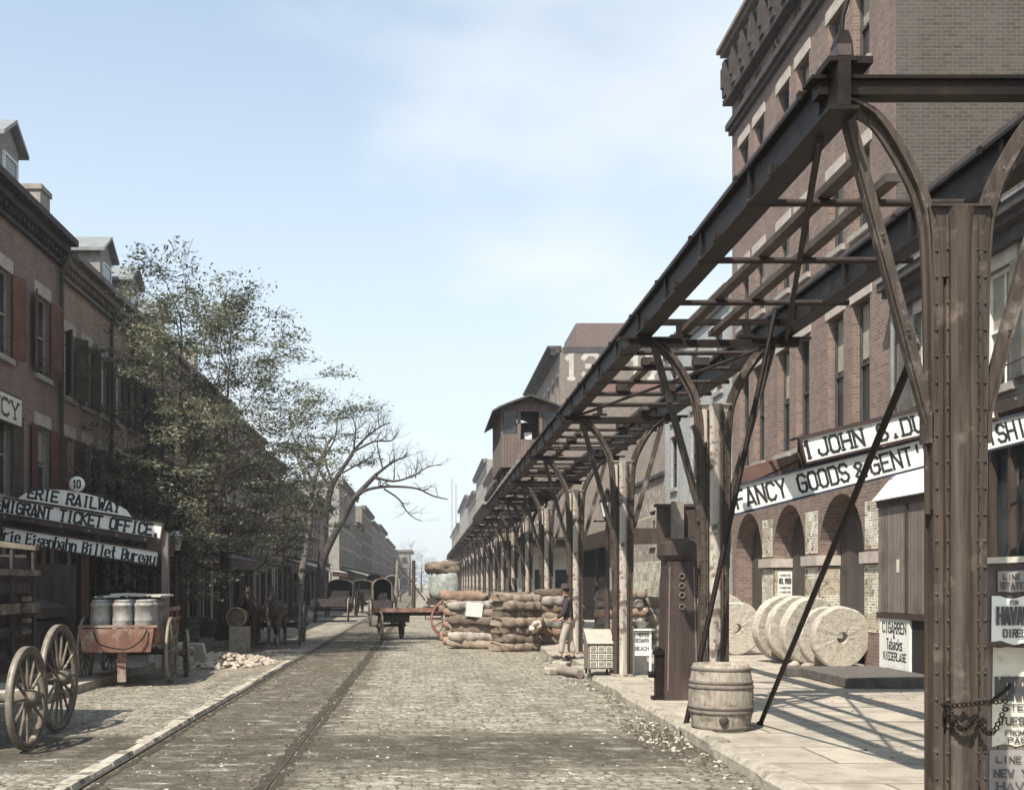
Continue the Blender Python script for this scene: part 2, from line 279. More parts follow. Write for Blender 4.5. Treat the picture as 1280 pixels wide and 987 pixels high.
# ------------------------------------------------------------------ mesh builder
ORG = {}
class MB:
    def __init__(s): s.v = []; s.f = []; s.m = []; s.sm = []
    def add(s, vs, fs, mi=0, smooth=False):
        o = len(s.v); s.v += [tuple(v) for v in vs]
        for f in fs: s.f.append(tuple(o+i for i in f)); s.m.append(mi); s.sm.append(smooth)
    def box(s, x0, x1, y0, y1, z0, z1, mi=0):
        s.add([(x0, y0, z0), (x1, y0, z0), (x1, y1, z0), (x0, y1, z0), (x0, y0, z1), (x1, y0, z1), (x1, y1, z1), (x0, y1, z1)],
              [(0, 3, 2, 1), (4, 5, 6, 7), (0, 1, 5, 4), (1, 2, 6, 5), (2, 3, 7, 6), (3, 0, 4, 7)], mi); return s
    def beam(s, p, q, w, h, up=(0, 0, 1), mi=0):
        p = Vector(p); q = Vector(q); d = (q-p).normalized(); up = Vector(up)
        if abs(d.dot(up)) > .98: up = Vector((0, 1, 0))
        a = d.cross(up).normalized()*(w/2); b = a.cross(d).normalized()*(h/2)
        vs = [p-a-b, p+a-b, p+a+b, p-a+b, q-a-b, q+a-b, q+a+b, q-a+b]
        s.add(vs, [(0, 3, 2, 1), (4, 5, 6, 7), (0, 1, 5, 4), (1, 2, 6, 5), (2, 3, 7, 6), (3, 0, 4, 7)], mi); return s
    def path(s, pts, w, h, side, mi=0):
        """rectangular bar along a bent path; side = vector across which w is measured"""
        side = Vector(side).normalized(); pts = [Vector(p) for p in pts]; rings = []
        for i, p in enumerate(pts):
            d = (pts[min(i+1, len(pts)-1)]-pts[max(i-1, 0)]).normalized(); n = d.cross(side).normalized()
            hh = h[i] if isinstance(h, list) else h
            rings.append([p-side*w/2-n*hh/2, p+side*w/2-n*hh/2, p+side*w/2+n*hh/2, p-side*w/2+n*hh/2])
        vs = [v for r in rings for v in r]; fs = [(3, 2, 1, 0), tuple(4*(len(pts)-1)+k for k in range(4))]
        for i in range(len(pts)-1):
            for k in range(4): fs.append((4*i+k, 4*i+(k+1) % 4, 4*i+4+(k+1) % 4, 4*i+4+k))
        s.add(vs, fs, mi); return s
    def tube(s, pts, rad, n=8, mi=0, smooth=True, caps=True):
        pts = [Vector(p) for p in pts]
        if not isinstance(rad, (list, tuple)): rad = [rad]*len(pts)
        vs = []; fs = []; ref = None
        for i, p in enumerate(pts):
            d = (pts[min(i+1, len(pts)-1)]-pts[max(i-1, 0)])
            if d.length < 1e-6: d = Vector((0, 0, 1))
            d.normalize()
            if ref is None: ref = Vector((1, 0, 0)) if abs(d.x) < .8 else Vector((0, 1, 0))
            a = (ref-d*ref.dot(d)).normalized(); ref = a; b = d.cross(a)
            for k in range(n): t = 2*pi*k/n; vs.append(p+(a*cos(t)+b*sin(t))*rad[i])
        for i in range(len(pts)-1):
            for k in range(n): fs.append((n*i+k, n*i+(k+1) % n, n*i+n+(k+1) % n, n*i+n+k))
        s.add(vs, fs, mi, smooth)
        if caps: s.add(vs[:n], [tuple(reversed(range(n)))], mi); s.add(vs[-n:], [tuple(range(n))], mi)
        return s
    def lathe(s, prof, c=(0, 0, 0), n=20, axis='z', mi=0, smooth=True, closed=False):
        vs = []; fs = []
        for r, z in prof:
            for k in range(n):
                t = 2*pi*k/n; a, b = r*cos(t), r*sin(t)
                v = (a, b, z) if axis == 'z' else ((z, a, b) if axis == 'x' else (a, z, b))
                vs.append((v[0]+c[0], v[1]+c[1], v[2]+c[2]))
        m = len(prof)
        for i in range(m if closed else m-1):
            for k in range(n): fs.append((n*i+k, n*i+(k+1) % n, n*((i+1) % m)+(k+1) % n, n*((i+1) % m)+k))
        s.add(vs, fs, mi, smooth)
        if not closed:
            if prof[0][0] > 1e-4: s.add(vs[:n], [tuple(reversed(range(n)))], mi)
            if prof[-1][0] > 1e-4: s.add(vs[-n:], [tuple(range(n))], mi)
        return s
    def quad(s, a, b, c, d, mi=0): s.add([a, b, c, d], [(0, 1, 2, 3)], mi); return s
    def prism(s, poly, y0, y1, mi=0, plane='xz'):
        n = len(poly)
        g = (lambda p, y: (p[0], y, p[1])) if plane == 'xz' else ((lambda p, y: (y, p[0], p[1])) if plane == 'yz' else (lambda p, y: (p[0], p[1], y)))
        s.add([g(p, y0) for p in poly]+[g(p, y1) for p in poly], [tuple(range(n)), tuple(reversed(range(n, 2*n)))]+[(i, i+n, (i+1) % n+n, (i+1) % n) for i in range(n)], mi); return s
    def blob(s, c, r, seed=0, amp=.15, sub=2, mi=0, smooth=True, n1=10, n2=14, box=0):
        q = random.Random(seed); ph = [q.uniform(0, 6) for _ in range(6)]; vs = []; fs = []
        for i in range(n1+1):
            th = pi*i/n1
            for k in range(n2):
                t = 2*pi*k/n2; x, y, z = sin(th)*cos(t), sin(th)*sin(t), cos(th)
                d = 1+amp*(sin(3*x+ph[0])*cos(4*y+ph[1])+.6*sin(7*y+5*z+ph[2])*cos(6*x+ph[3])+.35*sin(13*x+ph[4])*sin(12*z+ph[5]))
                g = 1 if not box else (max(abs(x), abs(y), abs(z))**-1)**box; vs.append((c[0]+r[0]*x*d*g, c[1]+r[1]*y*d*g, c[2]+r[2]*z*d*g))
        for i in range(n1):
            for k in range(n2): fs.append((n2*i+k, n2*i+n2+k, n2*i+n2+(k+1) % n2, n2*i+(k+1) % n2))
        s.add(vs, fs, mi, smooth); return s
    def mesh(s, name, mats, org=(0, 0, 0)):
        me = bpy.data.meshes.new(name)
        me.from_pydata([(v[0]-org[0], v[1]-org[1], v[2]-org[2]) for v in s.v], [], s.f)
        for m in (mats if isinstance(mats, (list, tuple)) else [mats]): me.materials.append(m)
        me.polygons.foreach_set('material_index', s.m); me.polygons.foreach_set('use_smooth', s.sm)
        me.update(); return me
    def build(s, name, mats, parent=None, org=None, rot=0, bevel=0):
        o_ = ORG.get(parent.name, (0, 0, 0)) if parent else (org or (0, 0, 0))
        me = s.mesh(name, mats, o_); ob = bpy.data.objects.new(name, me); col.objects.link(ob)
        if parent: ob.parent = parent; ORG[ob.name] = o_
        else: ob.location = o_
        if bevel:
            b = ob.modifiers.new('edge', 'BEVEL'); b.width = bevel; b.segments = 2; b.limit_method = 'ANGLE'
        return ob
def tag(o, label=None, cat=None, group=None, kind=None):
    if label: o['label'] = label
    if cat: o['category'] = cat
    if group: o['group'] = group
    if kind: o['kind'] = kind
    return o
def thing(name, label, cat, loc, group=None, rz=0, world=True):
    """Empty at the base of a thing. world=True: parts are given in world coordinates"""
    o = bpy.data.objects.new(name, None); col.objects.link(o); o.location = loc; o.rotation_euler[2] = rz
    ORG[o.name] = tuple(loc) if world else (0, 0, 0); o.empty_display_size = .2
    return tag(o, label, cat, group)
def inst(me, name, parent, loc, rz=0):
    o = bpy.data.objects.new(name, me); col.objects.link(o); o.parent = parent
    g = ORG.get(parent.name, (0, 0, 0)); o.location = (loc[0]-g[0], loc[1]-g[1], loc[2]-g[2]); o.rotation_euler[2] = rz
    ORG[o.name] = (0, 0, 0); return o
def copy_tree(o, parent=None):
    c = o.copy(); col.objects.link(c); c.parent = parent
    ORG[c.name] = ORG.get(o.name, (0, 0, 0))
    for ch in list(o.children): copy_tree(ch, c)
    return c
def struct(o): o['kind'] = 'structure'; return o

# ------------------------------------------------------------------ painted lettering (own stroke alphabet)
FONT = {'A': '00-26-40 11-31', 'B': '00-06-36-45-44-33-03 33-42-41-30-00', 'C': '45-36-16-05-01-10-30-41', 'D': '00-06-36-45-41-30-00', 'E': '46-06-00-40 03-33',
'F': '46-06-00 03-33', 'G': '45-36-16-05-01-10-30-41-43-23', 'H': '00-06 40-46 03-43', 'I': '20-26', 'J': '46-41-30-10-01-02', 'K': '00-06 46-03 13-40', 'L': '06-00-40',
'M': '00-06-22-46-40', 'N': '00-06-40-46', 'O': '10-01-05-16-36-45-41-30-10', 'P': '00-06-36-45-44-33-03', 'R': '00-06-36-45-44-33-03 23-40',
'S': '45-36-16-05-04-13-33-42-41-30-10-01', 'T': '06-46 20-26', 'U': '06-01-10-30-41-46', 'V': '06-20-46', 'W': '06-10-24-30-46', 'Y': '06-23-46 23-20', 'Z': '06-46-00-40',
'&': '40-05-16-26-35-01-10-20-42', '.': '20-21', "'": '26-24', '0': '10-01-05-16-36-45-41-30-10', '1': '15-26-20', '3': '05-16-36-45-44-33-13 33-42-41-30-10-01', '7': '06-46-10',
'a': '14-34-30-10-01-02-32', 'b': '06-00-30-41-43-34-04', 'e': '02-42-43-34-14-03-01-10-40', 'h': '06-00 04-34-43-40', 'i': '20-23 15-25', 'k': '06-00 44-02 13-40', 'l': '26-20',
'n': '00-04 03-14-34-43-40', 'r': '00-04 03-14-34', 's': '44-14-03-12-32-41-30-00', 't': '26-21-30 14-34', 'u': '04-01-10-30-41 44-40', 'c': '43-34-14-03-01-10-30-41'}
def text(mb, s, o, u, v, n, h, x0, x1, sw=.16, serif=0, mi=0, cw=.74, black=False):
    """letters of cap height h, spread between distances x0 and x1 along u from o; n points out of the board"""
    o, u, v, n = Vector(o), Vector(u), Vector(v), Vector(n); N = len(s); pitch = (x1-x0)/N; gx = pitch*cw/4; gy = h/6; e = 0
    def seg(a, b, w, ext=True):
        nonlocal e
        d = (b-a); L = d.length
        if L < 1e-6: return
        d /= L; p = n.cross(d).normalized()
        wn = w*(1.0 if not black else (.55+.75*abs(d.dot(v))))
        ex = d*(w*.5 if ext else 0); off = n*(.0002*(e % 14)); e += 1
        mb.quad(a-ex-p*wn/2+off, b+ex-p*wn/2+off, b+ex+p*wn/2+off, a-ex+p*wn/2+off, mi)
    for i, ch in enumerate(s):
        if ch not in FONT: continue
        xs = x0+pitch*(i+(1-cw)/2); w = sw*h
        for st in FONT[ch].split():
            pts = [o+u*(xs+int(q[0])*gx)+v*(int(q[1])*gy) for q in st.split('-')]
            for a, b in zip(pts, pts[1:]): seg(a, b, w)
            if serif:
                for q, qn in ((st.split('-')[0], st.split('-')[1]), (st.split('-')[-1], st.split('-')[-2])):
                    if q[1] in '06' and q[1] != qn[1] and q[0] != '': 
                        c = o+u*(xs+int(q[0])*gx)+v*(int(q[1])*gy); seg(c-u*gx*serif, c+u*gx*serif, w*.6)
            if black:
                for q in (st.split('-')[0], st.split('-')[-1]):
                    c = o+u*(xs+int(q[0])*gx)+v*(int(q[1])*gy); seg(c-(u*.8+v)*w*.42, c+(u*.8+v)*w*.42, w*.75)

# ------------------------------------------------------------------ ground
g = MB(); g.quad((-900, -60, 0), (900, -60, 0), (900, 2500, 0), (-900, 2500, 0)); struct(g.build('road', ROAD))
KX = 3.32
p = MB(); p.box(KX+.2, 9.55, -3, 56, 0, .15); p.box(KX+.2, 9.55, 78, 460, 0, .148); struct(p.build('pavement', PAVE))
p = MB(); p.box(-9.55, -6.5, -3, 110, 0, .15); p.box(-9.55, -6.5, 121, 420, 0, .148); struct(p.build('pavement', PAVE))
def kerbrow(xa, xb, ylist):
    k = MB(); q = random.Random(5)
    for (ya, yb) in ylist:
        y = ya
        while y < yb:
            L = q.uniform(1.1, 2.1) if y < 60 else 6; L = min(L, yb-y); dz = q.uniform(-.02, .02) if y < 60 else 0; dx = q.uniform(-.02, .03) if y < 60 else 0
            vs = []; n = 7; fs = []
            for i in range(n+1):
                yy = y+.008+(L-.016)*i/n
                jit = [q.uniform(-.009, .009) for _ in range(4)]
                rr = .03 if 0 < i < n else .045
                vs += [(xa+dx+jit[0], yy, -.02), (xa+dx+jit[1], yy, .13+dz-rr), (xa+dx+.05+jit[2], yy, .155+dz+jit[3]*.6), (xb, yy, .156+dz)]
            for i in range(n):
                for m in range(3): fs.append((4*i+m, 4*i+m+1, 4*i+5+m, 4*i+4+m))
            fs += [(0, 3, 2, 1), (4*n, 4*n+1, 4*n+2, 4*n+3)]; k.add(vs, fs, 0, False); y += L
    return k
struct(kerbrow(KX-.02, KX+.21, [(-3, 24.6), (27.5, 56), (78, 300)]).build('kerb', KERB))
k2 = MB(); k2.box(-6.51, -6.3, -3, 110, -.02, .152); k2.box(-6.51, -6.3, 121, 420, -.02, .15); struct(k2.build('kerb', KERB))
# street railway: rails flush with the road, a granite stringer beside the left one
tr = MB()
tr.box(-3.38, -3.345, -3, 300, 0, .018); tr.box(-1.575, -1.545, -3, 300, 0, .010)
q = random.Random(77)
for xc, wd in ((-3.27, .045), (-1.62, .06), (-1.49, .05)):
    y = 5.0; prev = (xc-wd, xc+wd)
    while y < 120:
        st_ = .12 if y < 40 else 1.0; nx_ = (xc-wd*q.uniform(.2, 1.5), xc+wd*q.uniform(.2, 1.5)); zz = .0045 if xc < -1.55 else .0035
        tr.quad((prev[0], y, zz), (prev[1], y, zz), (nx_[1], y+st_, zz), (nx_[0], y+st_, zz), 1); prev = nx_; y += st_
struct(tr.build('track', [mk('worn_rail_iron', (.075, .064, .05), (.04, .034, .028), 8, .7, .2), mk('rut_dirt', (.07, .06, .042), (.032, .027, .02), 6, 1, 0, .6)]))
gs = MB(); q = random.Random(3); y = 6.0
while y < 28:
    L = q.uniform(.3, 1.0); w = q.uniform(.15, .24); dz = q.uniform(0, .02); vs = []
    x1 = -3.405; x0 = x1-w
    gs.add([(x0, y, 0), (x1, y+.01, 0), (x1, y+L-.005, 0), (x0, y+L-.005, 0), (x0+.03, y+.012, .03+dz), (x1-.02, y+.015, .032+dz), (x1-.02, y+L-.02, .032+dz), (x0+.03, y+L-.02, .03+dz)],
           [(4, 5, 6, 7), (0, 1, 5, 4), (1, 2, 6, 5), (2, 3, 7, 6), (3, 0, 4, 7)], 0, False); y += L
struct(gs.build('granite_track_edging', mk('dusty_edging_stone', (.50, .45, .375), (.30, .26, .205), 5, .95, 0, .9, .03, c3=(.12, .1, .075), s3=3, lo3=.52, hi3=.62)))
# loose cobbles standing a little proud, dirt clods and litter: uncountable
lb = MB(); q = random.Random(21)
def chip(x, y, s, z=0, mi=0, flat=.5):
    a = q.uniform(0, pi); n = 5; vs = [(x+cos(a+2*pi*i/n)*s*q.uniform(.6, 1.1), y+sin(a+2*pi*i/n)*s*q.uniform(.6, 1.1), z) for i in range(n)]
    vs += [(x+(v[0]-x)*.6, y+(v[1]-y)*.6, z+s*flat*q.uniform(.5, 1)) for v in vs]
    lb.add(vs, [(5, 6, 7, 8, 9)]+[(i, (i+1) % n, n+(i+1) % n, n+i) for i in range(n)], mi, False)
for i in range(2600):
    y = 9.5+34*q.random()**1.7; x = q.uniform(-6.2, 3.25)
    chip(x, y, q.choice((.01, .015, .02, .028)), 0, q.choice((0, 1, 1, 2)), .5)
for i in range(900):
    y = 7.5+45*q.random()**1.6; chip(q.choice((-1.75, -1.4, -3.15, -2.4))+q.gauss(0, .12), y, q.uniform(.01, .035), 0, q.choice((1, 1, 2)), .8)
for i in range(700):
    y = q.uniform(9, 30); chip(KX-.05-abs(q.gauss(0, .22)), y, q.uniform(.012, .045), 0, q.choice((0, 1, 1, 2)))
for i in range(420):
    chip(3.0+q.gauss(0, .17), 14.6+q.gauss(0, .7), q.uniform(.012, .04), 0, q.choice((0, 1, 1, 1, 2)), .9)
for i in range(500):
    chip(q.uniform(3.6, 9.3), q.uniform(9, 40), q.uniform(.01, .03), .15, q.choice((0, 1, 2)))
tag(lb.build('street_litter', [mk('pale_pebbles', (.42, .38, .32), (.3, .27, .22), 5), mk('dark_litter', (.09, .075, .055), (.05, .04, .03), 5), mk('straw_litter', (.2, .165, .12), (.12, .1, .075), 5)]),
    'small stones, straw and dirt clods scattered over the road and gutter', 'litter', kind='stuff')

# ------------------------------------------------------------------ buildings
def facade(mb, W, H, ops, depth=.22, z0=0, mi=0, mr=None):
    """front wall at local y=0 with real openings (x0,x1,z0,z1[,arch]); reveals go inward"""
    mr = mi if mr is None else mr
    xs = sorted({0, W, *[o[0] for o in ops], *[o[1] for o in ops]}); zs = sorted({z0, H, *[o[2] for o in ops], *[o[3] for o in ops]})
    for a, b in zip(xs, xs[1:]):
        cx = (a+b)/2; run = None
        for c, d in zip(zs, zs[1:]):
            cz = (c+d)/2; hole = any(o[0] < cx < o[1] and o[2] < cz < o[3] for o in ops)
            if hole:
                if run: mb.quad((a, 0, run[0]), (b, 0, run[0]), (b, 0, run[1]), (a, 0, run[1]), mi); run = None
            else: run = (run[0], d) if run else (c, d)
        if run: mb.quad((a, 0, run[0]), (b, 0, run[0]), (b, 0, run[1]), (a, 0, run[1]), mi)
    for o in ops:
        a, b, c, d = o[:4]; D = depth
        if len(o) > 4:   # round-headed
            rr = (b-a)/2; cx = (a+b)/2; rz = min(rr, o[4]); sp = d-rz; n = 12
            arc = [(cx-rr*cos(pi*i/n), sp+rz*sin(pi*i/n)) for i in range(n+1)]
            for p, q_ in zip(arc, arc[1:]):
                mb.quad((p[0], 0, p[1]), (q_[0], 0, q_[1]), (q_[0], 0, d), (p[0], 0, d), mi)
                mb.quad((p[0], 0, p[1]), (p[0], D, p[1]), (q_[0], D, q_[1]), (q_[0], 0, q_[1]), mr)
            d = sp
        else: mb.quad((a, 0, d), (a, D, d), (b, D, d), (b, 0, d), mr)
        mb.quad((a, 0, c), (a, 0, d), (a, D, d), (a, D, c), mr); mb.quad((b, 0, c), (b, D, c), (b, D, d), (b, 0, d), mr)
        mb.quad((a, 0, c), (a, D, c), (b, D, c), (b, 0, c), mr)
WM = {}
def window(parent, cx, z0, w, h, kind='sash', frame=FRAME, depth=.2, lint=LINT, detail=True, far=False):
    """one window as part of a building (local frame: x along wall, y inward)"""
    key = (round(w, 3), round(h, 3), kind, frame.name, far, depth)
    if key not in WM:
        f = MB(); t = .06 if not far else .08; y = depth-.06
        f.box(-w/2, -w/2+t, y-.05, y, 0, h); f.box(w/2-t, w/2, y-.05, y, 0, h); f.box(-w/2+t, w/2-t, y-.05, y, 0, t); f.box(-w/2+t, w/2-t, y-.05, y, h-t, h)
        f.box(-w/2+t, w/2-t, y-.04, y-.002, h*.5-.025, h*.5+.025)
        if kind == 'sash' and not far: f.box(-.013, .013, y-.03, y-.006, t, h*.5-.025); f.box(-.013, .013, y-.03, y-.006, h*.5+.025, h-t)
        pn = MB(); pn.quad((-w/2, y+.01, 0), (w/2, y+.01, 0), (w/2, y+.01, h), (-w/2, y+.01, h), 0)
        if far:
            pn.quad((-w/2, y+.01, 0), (w/2, y+.01, 0), (w/2, y+.01, h), (-w/2, y+.01, h), 1) if False else None
            o = len(f.v); f.add(pn.v, [(0, 1, 2, 3)], 1)
            f.box(-w/2-.08, w/2+.08, -.05, .02, -.16, -.003, 2); f.box(-w/2-.06, w/2+.06, -.03, .015, h+.003, h+.25, 2)
            WM[key] = (f.mesh('window', [frame, GLASS, lint]), None, None, None)
        else:
            li = MB(); li.box(-w/2-.12, w/2+.12, -.025, .05, h+.004, h+.3); si = MB(); si.box(-w/2-.1, w/2+.1, -.09, .06, -.13, -.004)
            WM[key] = (f.mesh('window', [frame]), pn.mesh('pane', [GLASS]), li.mesh('lintel', [lint]), si.mesh('sill', [SILL]))
    a, b, c, d = WM[key]; o = inst(a, 'window', parent, (cx, 0, z0))
    if b:
        inst(b, 'pane', o, (0, 0, 0)); fr_ = R.choice((0, 0, .28, .45, .6))
        if fr_:
            bk = ('blind', w, h, fr_, depth)
            if bk not in WM: m_ = MB(); m_.quad((-w/2+.05, depth-.054, h*(1-fr_)), (w/2-.05, depth-.054, h*(1-fr_)), (w/2-.05, depth-.054, h-.05), (-w/2+.05, depth-.054, h-.05)); WM[bk] = m_.mesh('blind', [mk('faded_blind', (.34, .31, .25), (.24, .215, .17), 3, .9, 0, 0)])
            inst(WM[bk], 'blind', o, (0, 0, 0))
    if c and lint is not None and detail: inst(c, 'lintel', o, (0, 0, 0)); inst(d, 'sill', o, (0, 0, 0))
    return o
def shutters(parent, cx, z0, w, h, mat, sides=(-1, 1), ang=12):
    key = ('sh', w, h, mat.name)
    if key not in WM:
        m = MB(); ww = w/2; m.box(0, ww, -.045, -.012, .02, h-.02)
        for z in (.02, h*.5-.04, h-.1): m.box(0.002, ww-.002, -.055, -.046, z, z+.08)
        m.box(.002, .05, -.056, -.047, .02, h-.02); m.box(ww-.05, ww-.002, -.056, -.047, .02, h-.02)
        WM[key] = m.mesh('shutter', [mat])
    for s in sides:
        o = inst(WM[key], 'shutter', parent, (cx+s*w/2, -.02, z0)); a = radians(ang)
        o.rotation_euler[2] = -a if s > 0 else pi+a
        if s < 0: o.location[1] = -.075; 
def cornice(mb, W, H, out=.35, h=.5, brk=0, mi=0, bw=.14):
    mb.box(-.02, W+.02, -out, .1, H-h*.28, H, mi); mb.box(-.01, W+.01, -out*.75, .1, H-h*.5, H-h*.28-.003, mi); mb.box(0, W, -out*.35, .1, H-h, H-h*.5-.003, mi)
    if brk:
        n = max(2, int(W/brk)); 
        for i in range(n+1):
            x = .12+(W-.24)*i/n; mb.box(x-bw/2, x+bw/2, -out*.72, -out*.35-.003, H-h*1.25, H-h*.5-.004, mi)
def make_building(name, label, side, X, Y0, Y1, H, mat, D=12, cat='building', group=None):
    """side +1: right of the street, -1: left. returns root, W, and a function world-Y -> local x"""
    W = Y1-Y0
    if side > 0: o = thing(name, label, cat, (X, Y1, 0), group, -pi/2, world=False); lx = lambda Y: Y1-Y
    else: o = thing(name, label, cat, (X, Y0, 0), group, pi/2, world=False); lx = lambda Y: Y-Y0
    return o, W, lx
def shell(mb, W, H, D, mi=0, mroof=1, near_side=None):
    mb.quad((0, 0, 0), (0, 0, H), (0, D, H), (0, D, 0), mi); mb.quad((W, 0, 0), (W, D, 0), (W, D, H), (W, 0, H), mi)
    mb.quad((0, D, 0), (0, D, H), (W, D, H), (W, D, 0), mi); mb.quad((0, 0, H-.02), (W, 0, H-.02), (W, D, H-.02), (0, D, H-.02), mroof)
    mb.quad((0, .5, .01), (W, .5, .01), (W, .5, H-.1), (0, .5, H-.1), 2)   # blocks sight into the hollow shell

# --- right side, big brick warehouse
o, W, lx = make_building('brick_warehouse', 'tall red brick warehouse with bracketed cornice and arched ground floor behind the millstones', 1, 9.5, 22.65, 34.8, 18.3, BR_R2)
ops = []; wins = []
for c in (25.25, 29.05, 32.75):
    for dx in (-.76, .76):
        for (za, zb, w) in ((5.44, 8.2, 1.0), (9.7, 11.45, .98), (13.3, 15.2, .95)):
            x = lx(c+dx); ops.append((x-w/2, x+w/2, za, zb)); wins.append((x, za, w, zb-za))
fr = [(x-.28, x+.28, 16.45, 17.2) for x in [lx(y) for y in (23.6, 25.3, 27.0, 28.7, 30.4, 32.1, 33.8)]]
arch = [(lx(27.1), lx(24.3), .15, 4.05, 1.4), (lx(30.65), lx(28.1), .15, 4.05, 1.28), (lx(34.4), lx(31.7), .15, 4.05, 1.35)]
m = MB(); facade(m, W, 18.3, ops+fr, .3, 4.3); facade(m, W, 4.3, arch, .62, .15); D = 14
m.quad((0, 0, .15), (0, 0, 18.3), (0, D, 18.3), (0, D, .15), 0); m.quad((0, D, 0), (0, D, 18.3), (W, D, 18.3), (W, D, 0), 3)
m.quad((0, 0, 18.25), (W, 0, 18.25), (W, D, 18.25), (0, D, 18.25), 1)
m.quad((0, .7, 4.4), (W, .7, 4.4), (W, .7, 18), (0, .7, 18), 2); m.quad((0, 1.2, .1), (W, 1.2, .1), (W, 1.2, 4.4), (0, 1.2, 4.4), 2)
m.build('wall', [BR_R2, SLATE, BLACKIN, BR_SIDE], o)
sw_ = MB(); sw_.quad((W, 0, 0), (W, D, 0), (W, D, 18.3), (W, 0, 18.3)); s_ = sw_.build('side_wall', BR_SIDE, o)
for i in range(46):  # quoins where front and side brick bond
    pass
for x, z, w, h in wins: window(o, x, z, w, h, 'sash', FRAMED, .28)
for a, b, c, d in fr: window(o, (a+b)/2, c, b-a, d-c, 'sash', FRAME, .22, detail=False)
cm = MB(); cornice(cm, W, 18.5, .5, .45, 0); cm.build('cornice', CORN, o)
cf = MB(); cf.box(0, W, -.30, -.003, 16.78, 16.94); cf.box(0, W, -.14, -.003, 17.35, 18.1); cf.box(-.01, W+.01, -.22, -.004, 16.0, 16.18); cf.box(0, W, -.12, -.004, 15.86, 15.99)
for i in range(13):
    x = .3+(W-.6)*i/12
    cf.box(x-.15, x+.15, -.36, -.145, 16.95, 18.04); cf.box(x-.1, x+.1, -.42, -.361, 17.2, 17.8)
cf.build('frieze', CORND, o)
bd = MB(); bd.box(0, W, -.045, -.003, 5.1, 5.3); bd.box(0, W, -.05, -.003, 4.3, 4.5); bd.build('string_course', LINT, o)
# painted sign board between the storeys
sb = MB(); sb.box(lx(33.5), lx(23.5), -.06, -.004, 8.55, 8.95); sg = sb.build('sign_board', SIGNW, o)
tx = MB(); text(tx, 'JAMES', (lx(26.6), -.064, 8.62), (1, 0, 0), (0, 0, 1), (0, -1, 0), .26, 0, 2.6, .2, .9); tx.build('lettering', INK2, sg)
# piers: printed bills, stone imposts; doors in the arches
for (ya, yb) in ((30.65, 31.7), (27.1, 28.1), (22.7, 24.3)):
    xa, xb = lx(yb), lx(ya)
    pm = MB(); pm.box(xa+.03, xb-.03, -.012, -.003, .95, 2.38); pm.box(xb+.002, xb+.012, .03, .6, .95, 2.38); pm.box(xa+.06, xb-.06, -.012, -.003, 2.72, 3.75)
    pm.build('bill_posting', posters('torn_printed_bills', (.72, .68, .58)), o)
    im = MB(); im.box(xa-.07, xb+.07, -.09, .66, 2.42, 2.66); im.build('impost_block', LINT, o)
for j, (a, b) in enumerate(((24.3, 27.1), (28.1, 30.65), (31.7, 34.4))):
    xa, xb = lx(b), lx(a); dm = MB(); dm.box(xa+.02, xb-.02, .5, .56, 1.02, 4.0); dm.build('boarded_door', DWOOD, o)
    rl = MB(); rl.box(xa+.01, xb-.01, .16, .5, .82, 1.0); rl.box(xa+.01, xb-.01, .3, .5, .42, .58); rl.build('timber_sill', TIMB, o)
# legible bill on the pier face toward the camera
pj = MB(); x = lx(30.65); pj.box(x+.013, x+.02, .12, .5, .98, 2.3); pp = pj.build('printed_bill', WHITEP, o)
tx = MB()
for t_, z, h in (('DEL PASO', 1.98, .13), ('MATANZAS', 1.33, .13), ('HABANA', 1.13, .09)): text(tx, t_, (x+.022, .15, z), (0, 1, 0), (0, 0, 1), (1, 0, 0), h, 0, .32, .22, .5)
for z in (2.18, 1.84, 1.72, 1.62, 1.52): text(tx, 'HINEMIES', (x+.022, .16, z), (0, 1, 0), (0, 0, 1), (1, 0, 0), .045, 0, .3, .25)
tx.build('lettering', INK2, pp)
# side-wall painted band
pb = MB(); pb.box(W+.003, W+.02, .8, 12, 11.9, 12.08); pb.build('painted_stripe', CREAM, o)

# --- right side, low shop building nearest the camera
o, W, lx = make_building('brick_shop_house', 'low dark brick shop house with shuttered upper windows beside the tall warehouse', 1, 9.5, 6.0, 22.63, 7.9, BR_R1)
ops = []; ws = []
for y in (21.2, 18.6, 16.0, 13.4, 10.8, 8.2): x = lx(y); ops.append((x-.5, x+.5, 5.25, 7.2)); ws.append(x)
m = MB(); sops = [(lx(20.2), lx(8.0), .55, 4.35)]
facade(m, W, 7.9, ops, .2, 4.75); facade(m, W, 4.75, sops, .35, .15); D = 12
m.quad((0, 0, .15), (0, 0, 7.9), (0, D, 7.9), (0, D, .15)); m.quad((W, 0, .15), (W, D, .15), (W, D, 7.9), (W, 0, 7.9)); m.quad((0, 0, 7.88), (W, 0, 7.88), (W, D, 7.88), (0, D, 7.88), 1)
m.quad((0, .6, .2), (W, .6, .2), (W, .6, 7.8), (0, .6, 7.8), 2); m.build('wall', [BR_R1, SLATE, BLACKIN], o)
for i, x in enumerate(ws):
    w_ = window(o, x, 5.25, 1.0, 1.95, 'sash', WHITEP, .2)
    if i < 2: shutters(w_, 0, 0, 1.0, 1.95, SHUTW, (-1, 1), 8)
    else: shutters(w_, 0, 0, 1.0, 1.95, SHUT, (-1, 1), 8)
cm = MB(); cornice(cm, W, 8.0, .4, .55, 0); cm.build('cornice', CORND, o)
cm = MB(); cm.box(-.01, W+.01, -.43, .1, 8.003, 8.05); cm.build('gutter', LEAD, o)
sf = MB(); sf.box(0, W, -.1, -.003, 4.35, 4.74); sf.box(0, W, -.22, -.003, 4.745, 4.88)
x = lx(20.2)
while x < lx(8.0): sf.box(x, x+.09, .02, .12, .55, 4.34); x += .62
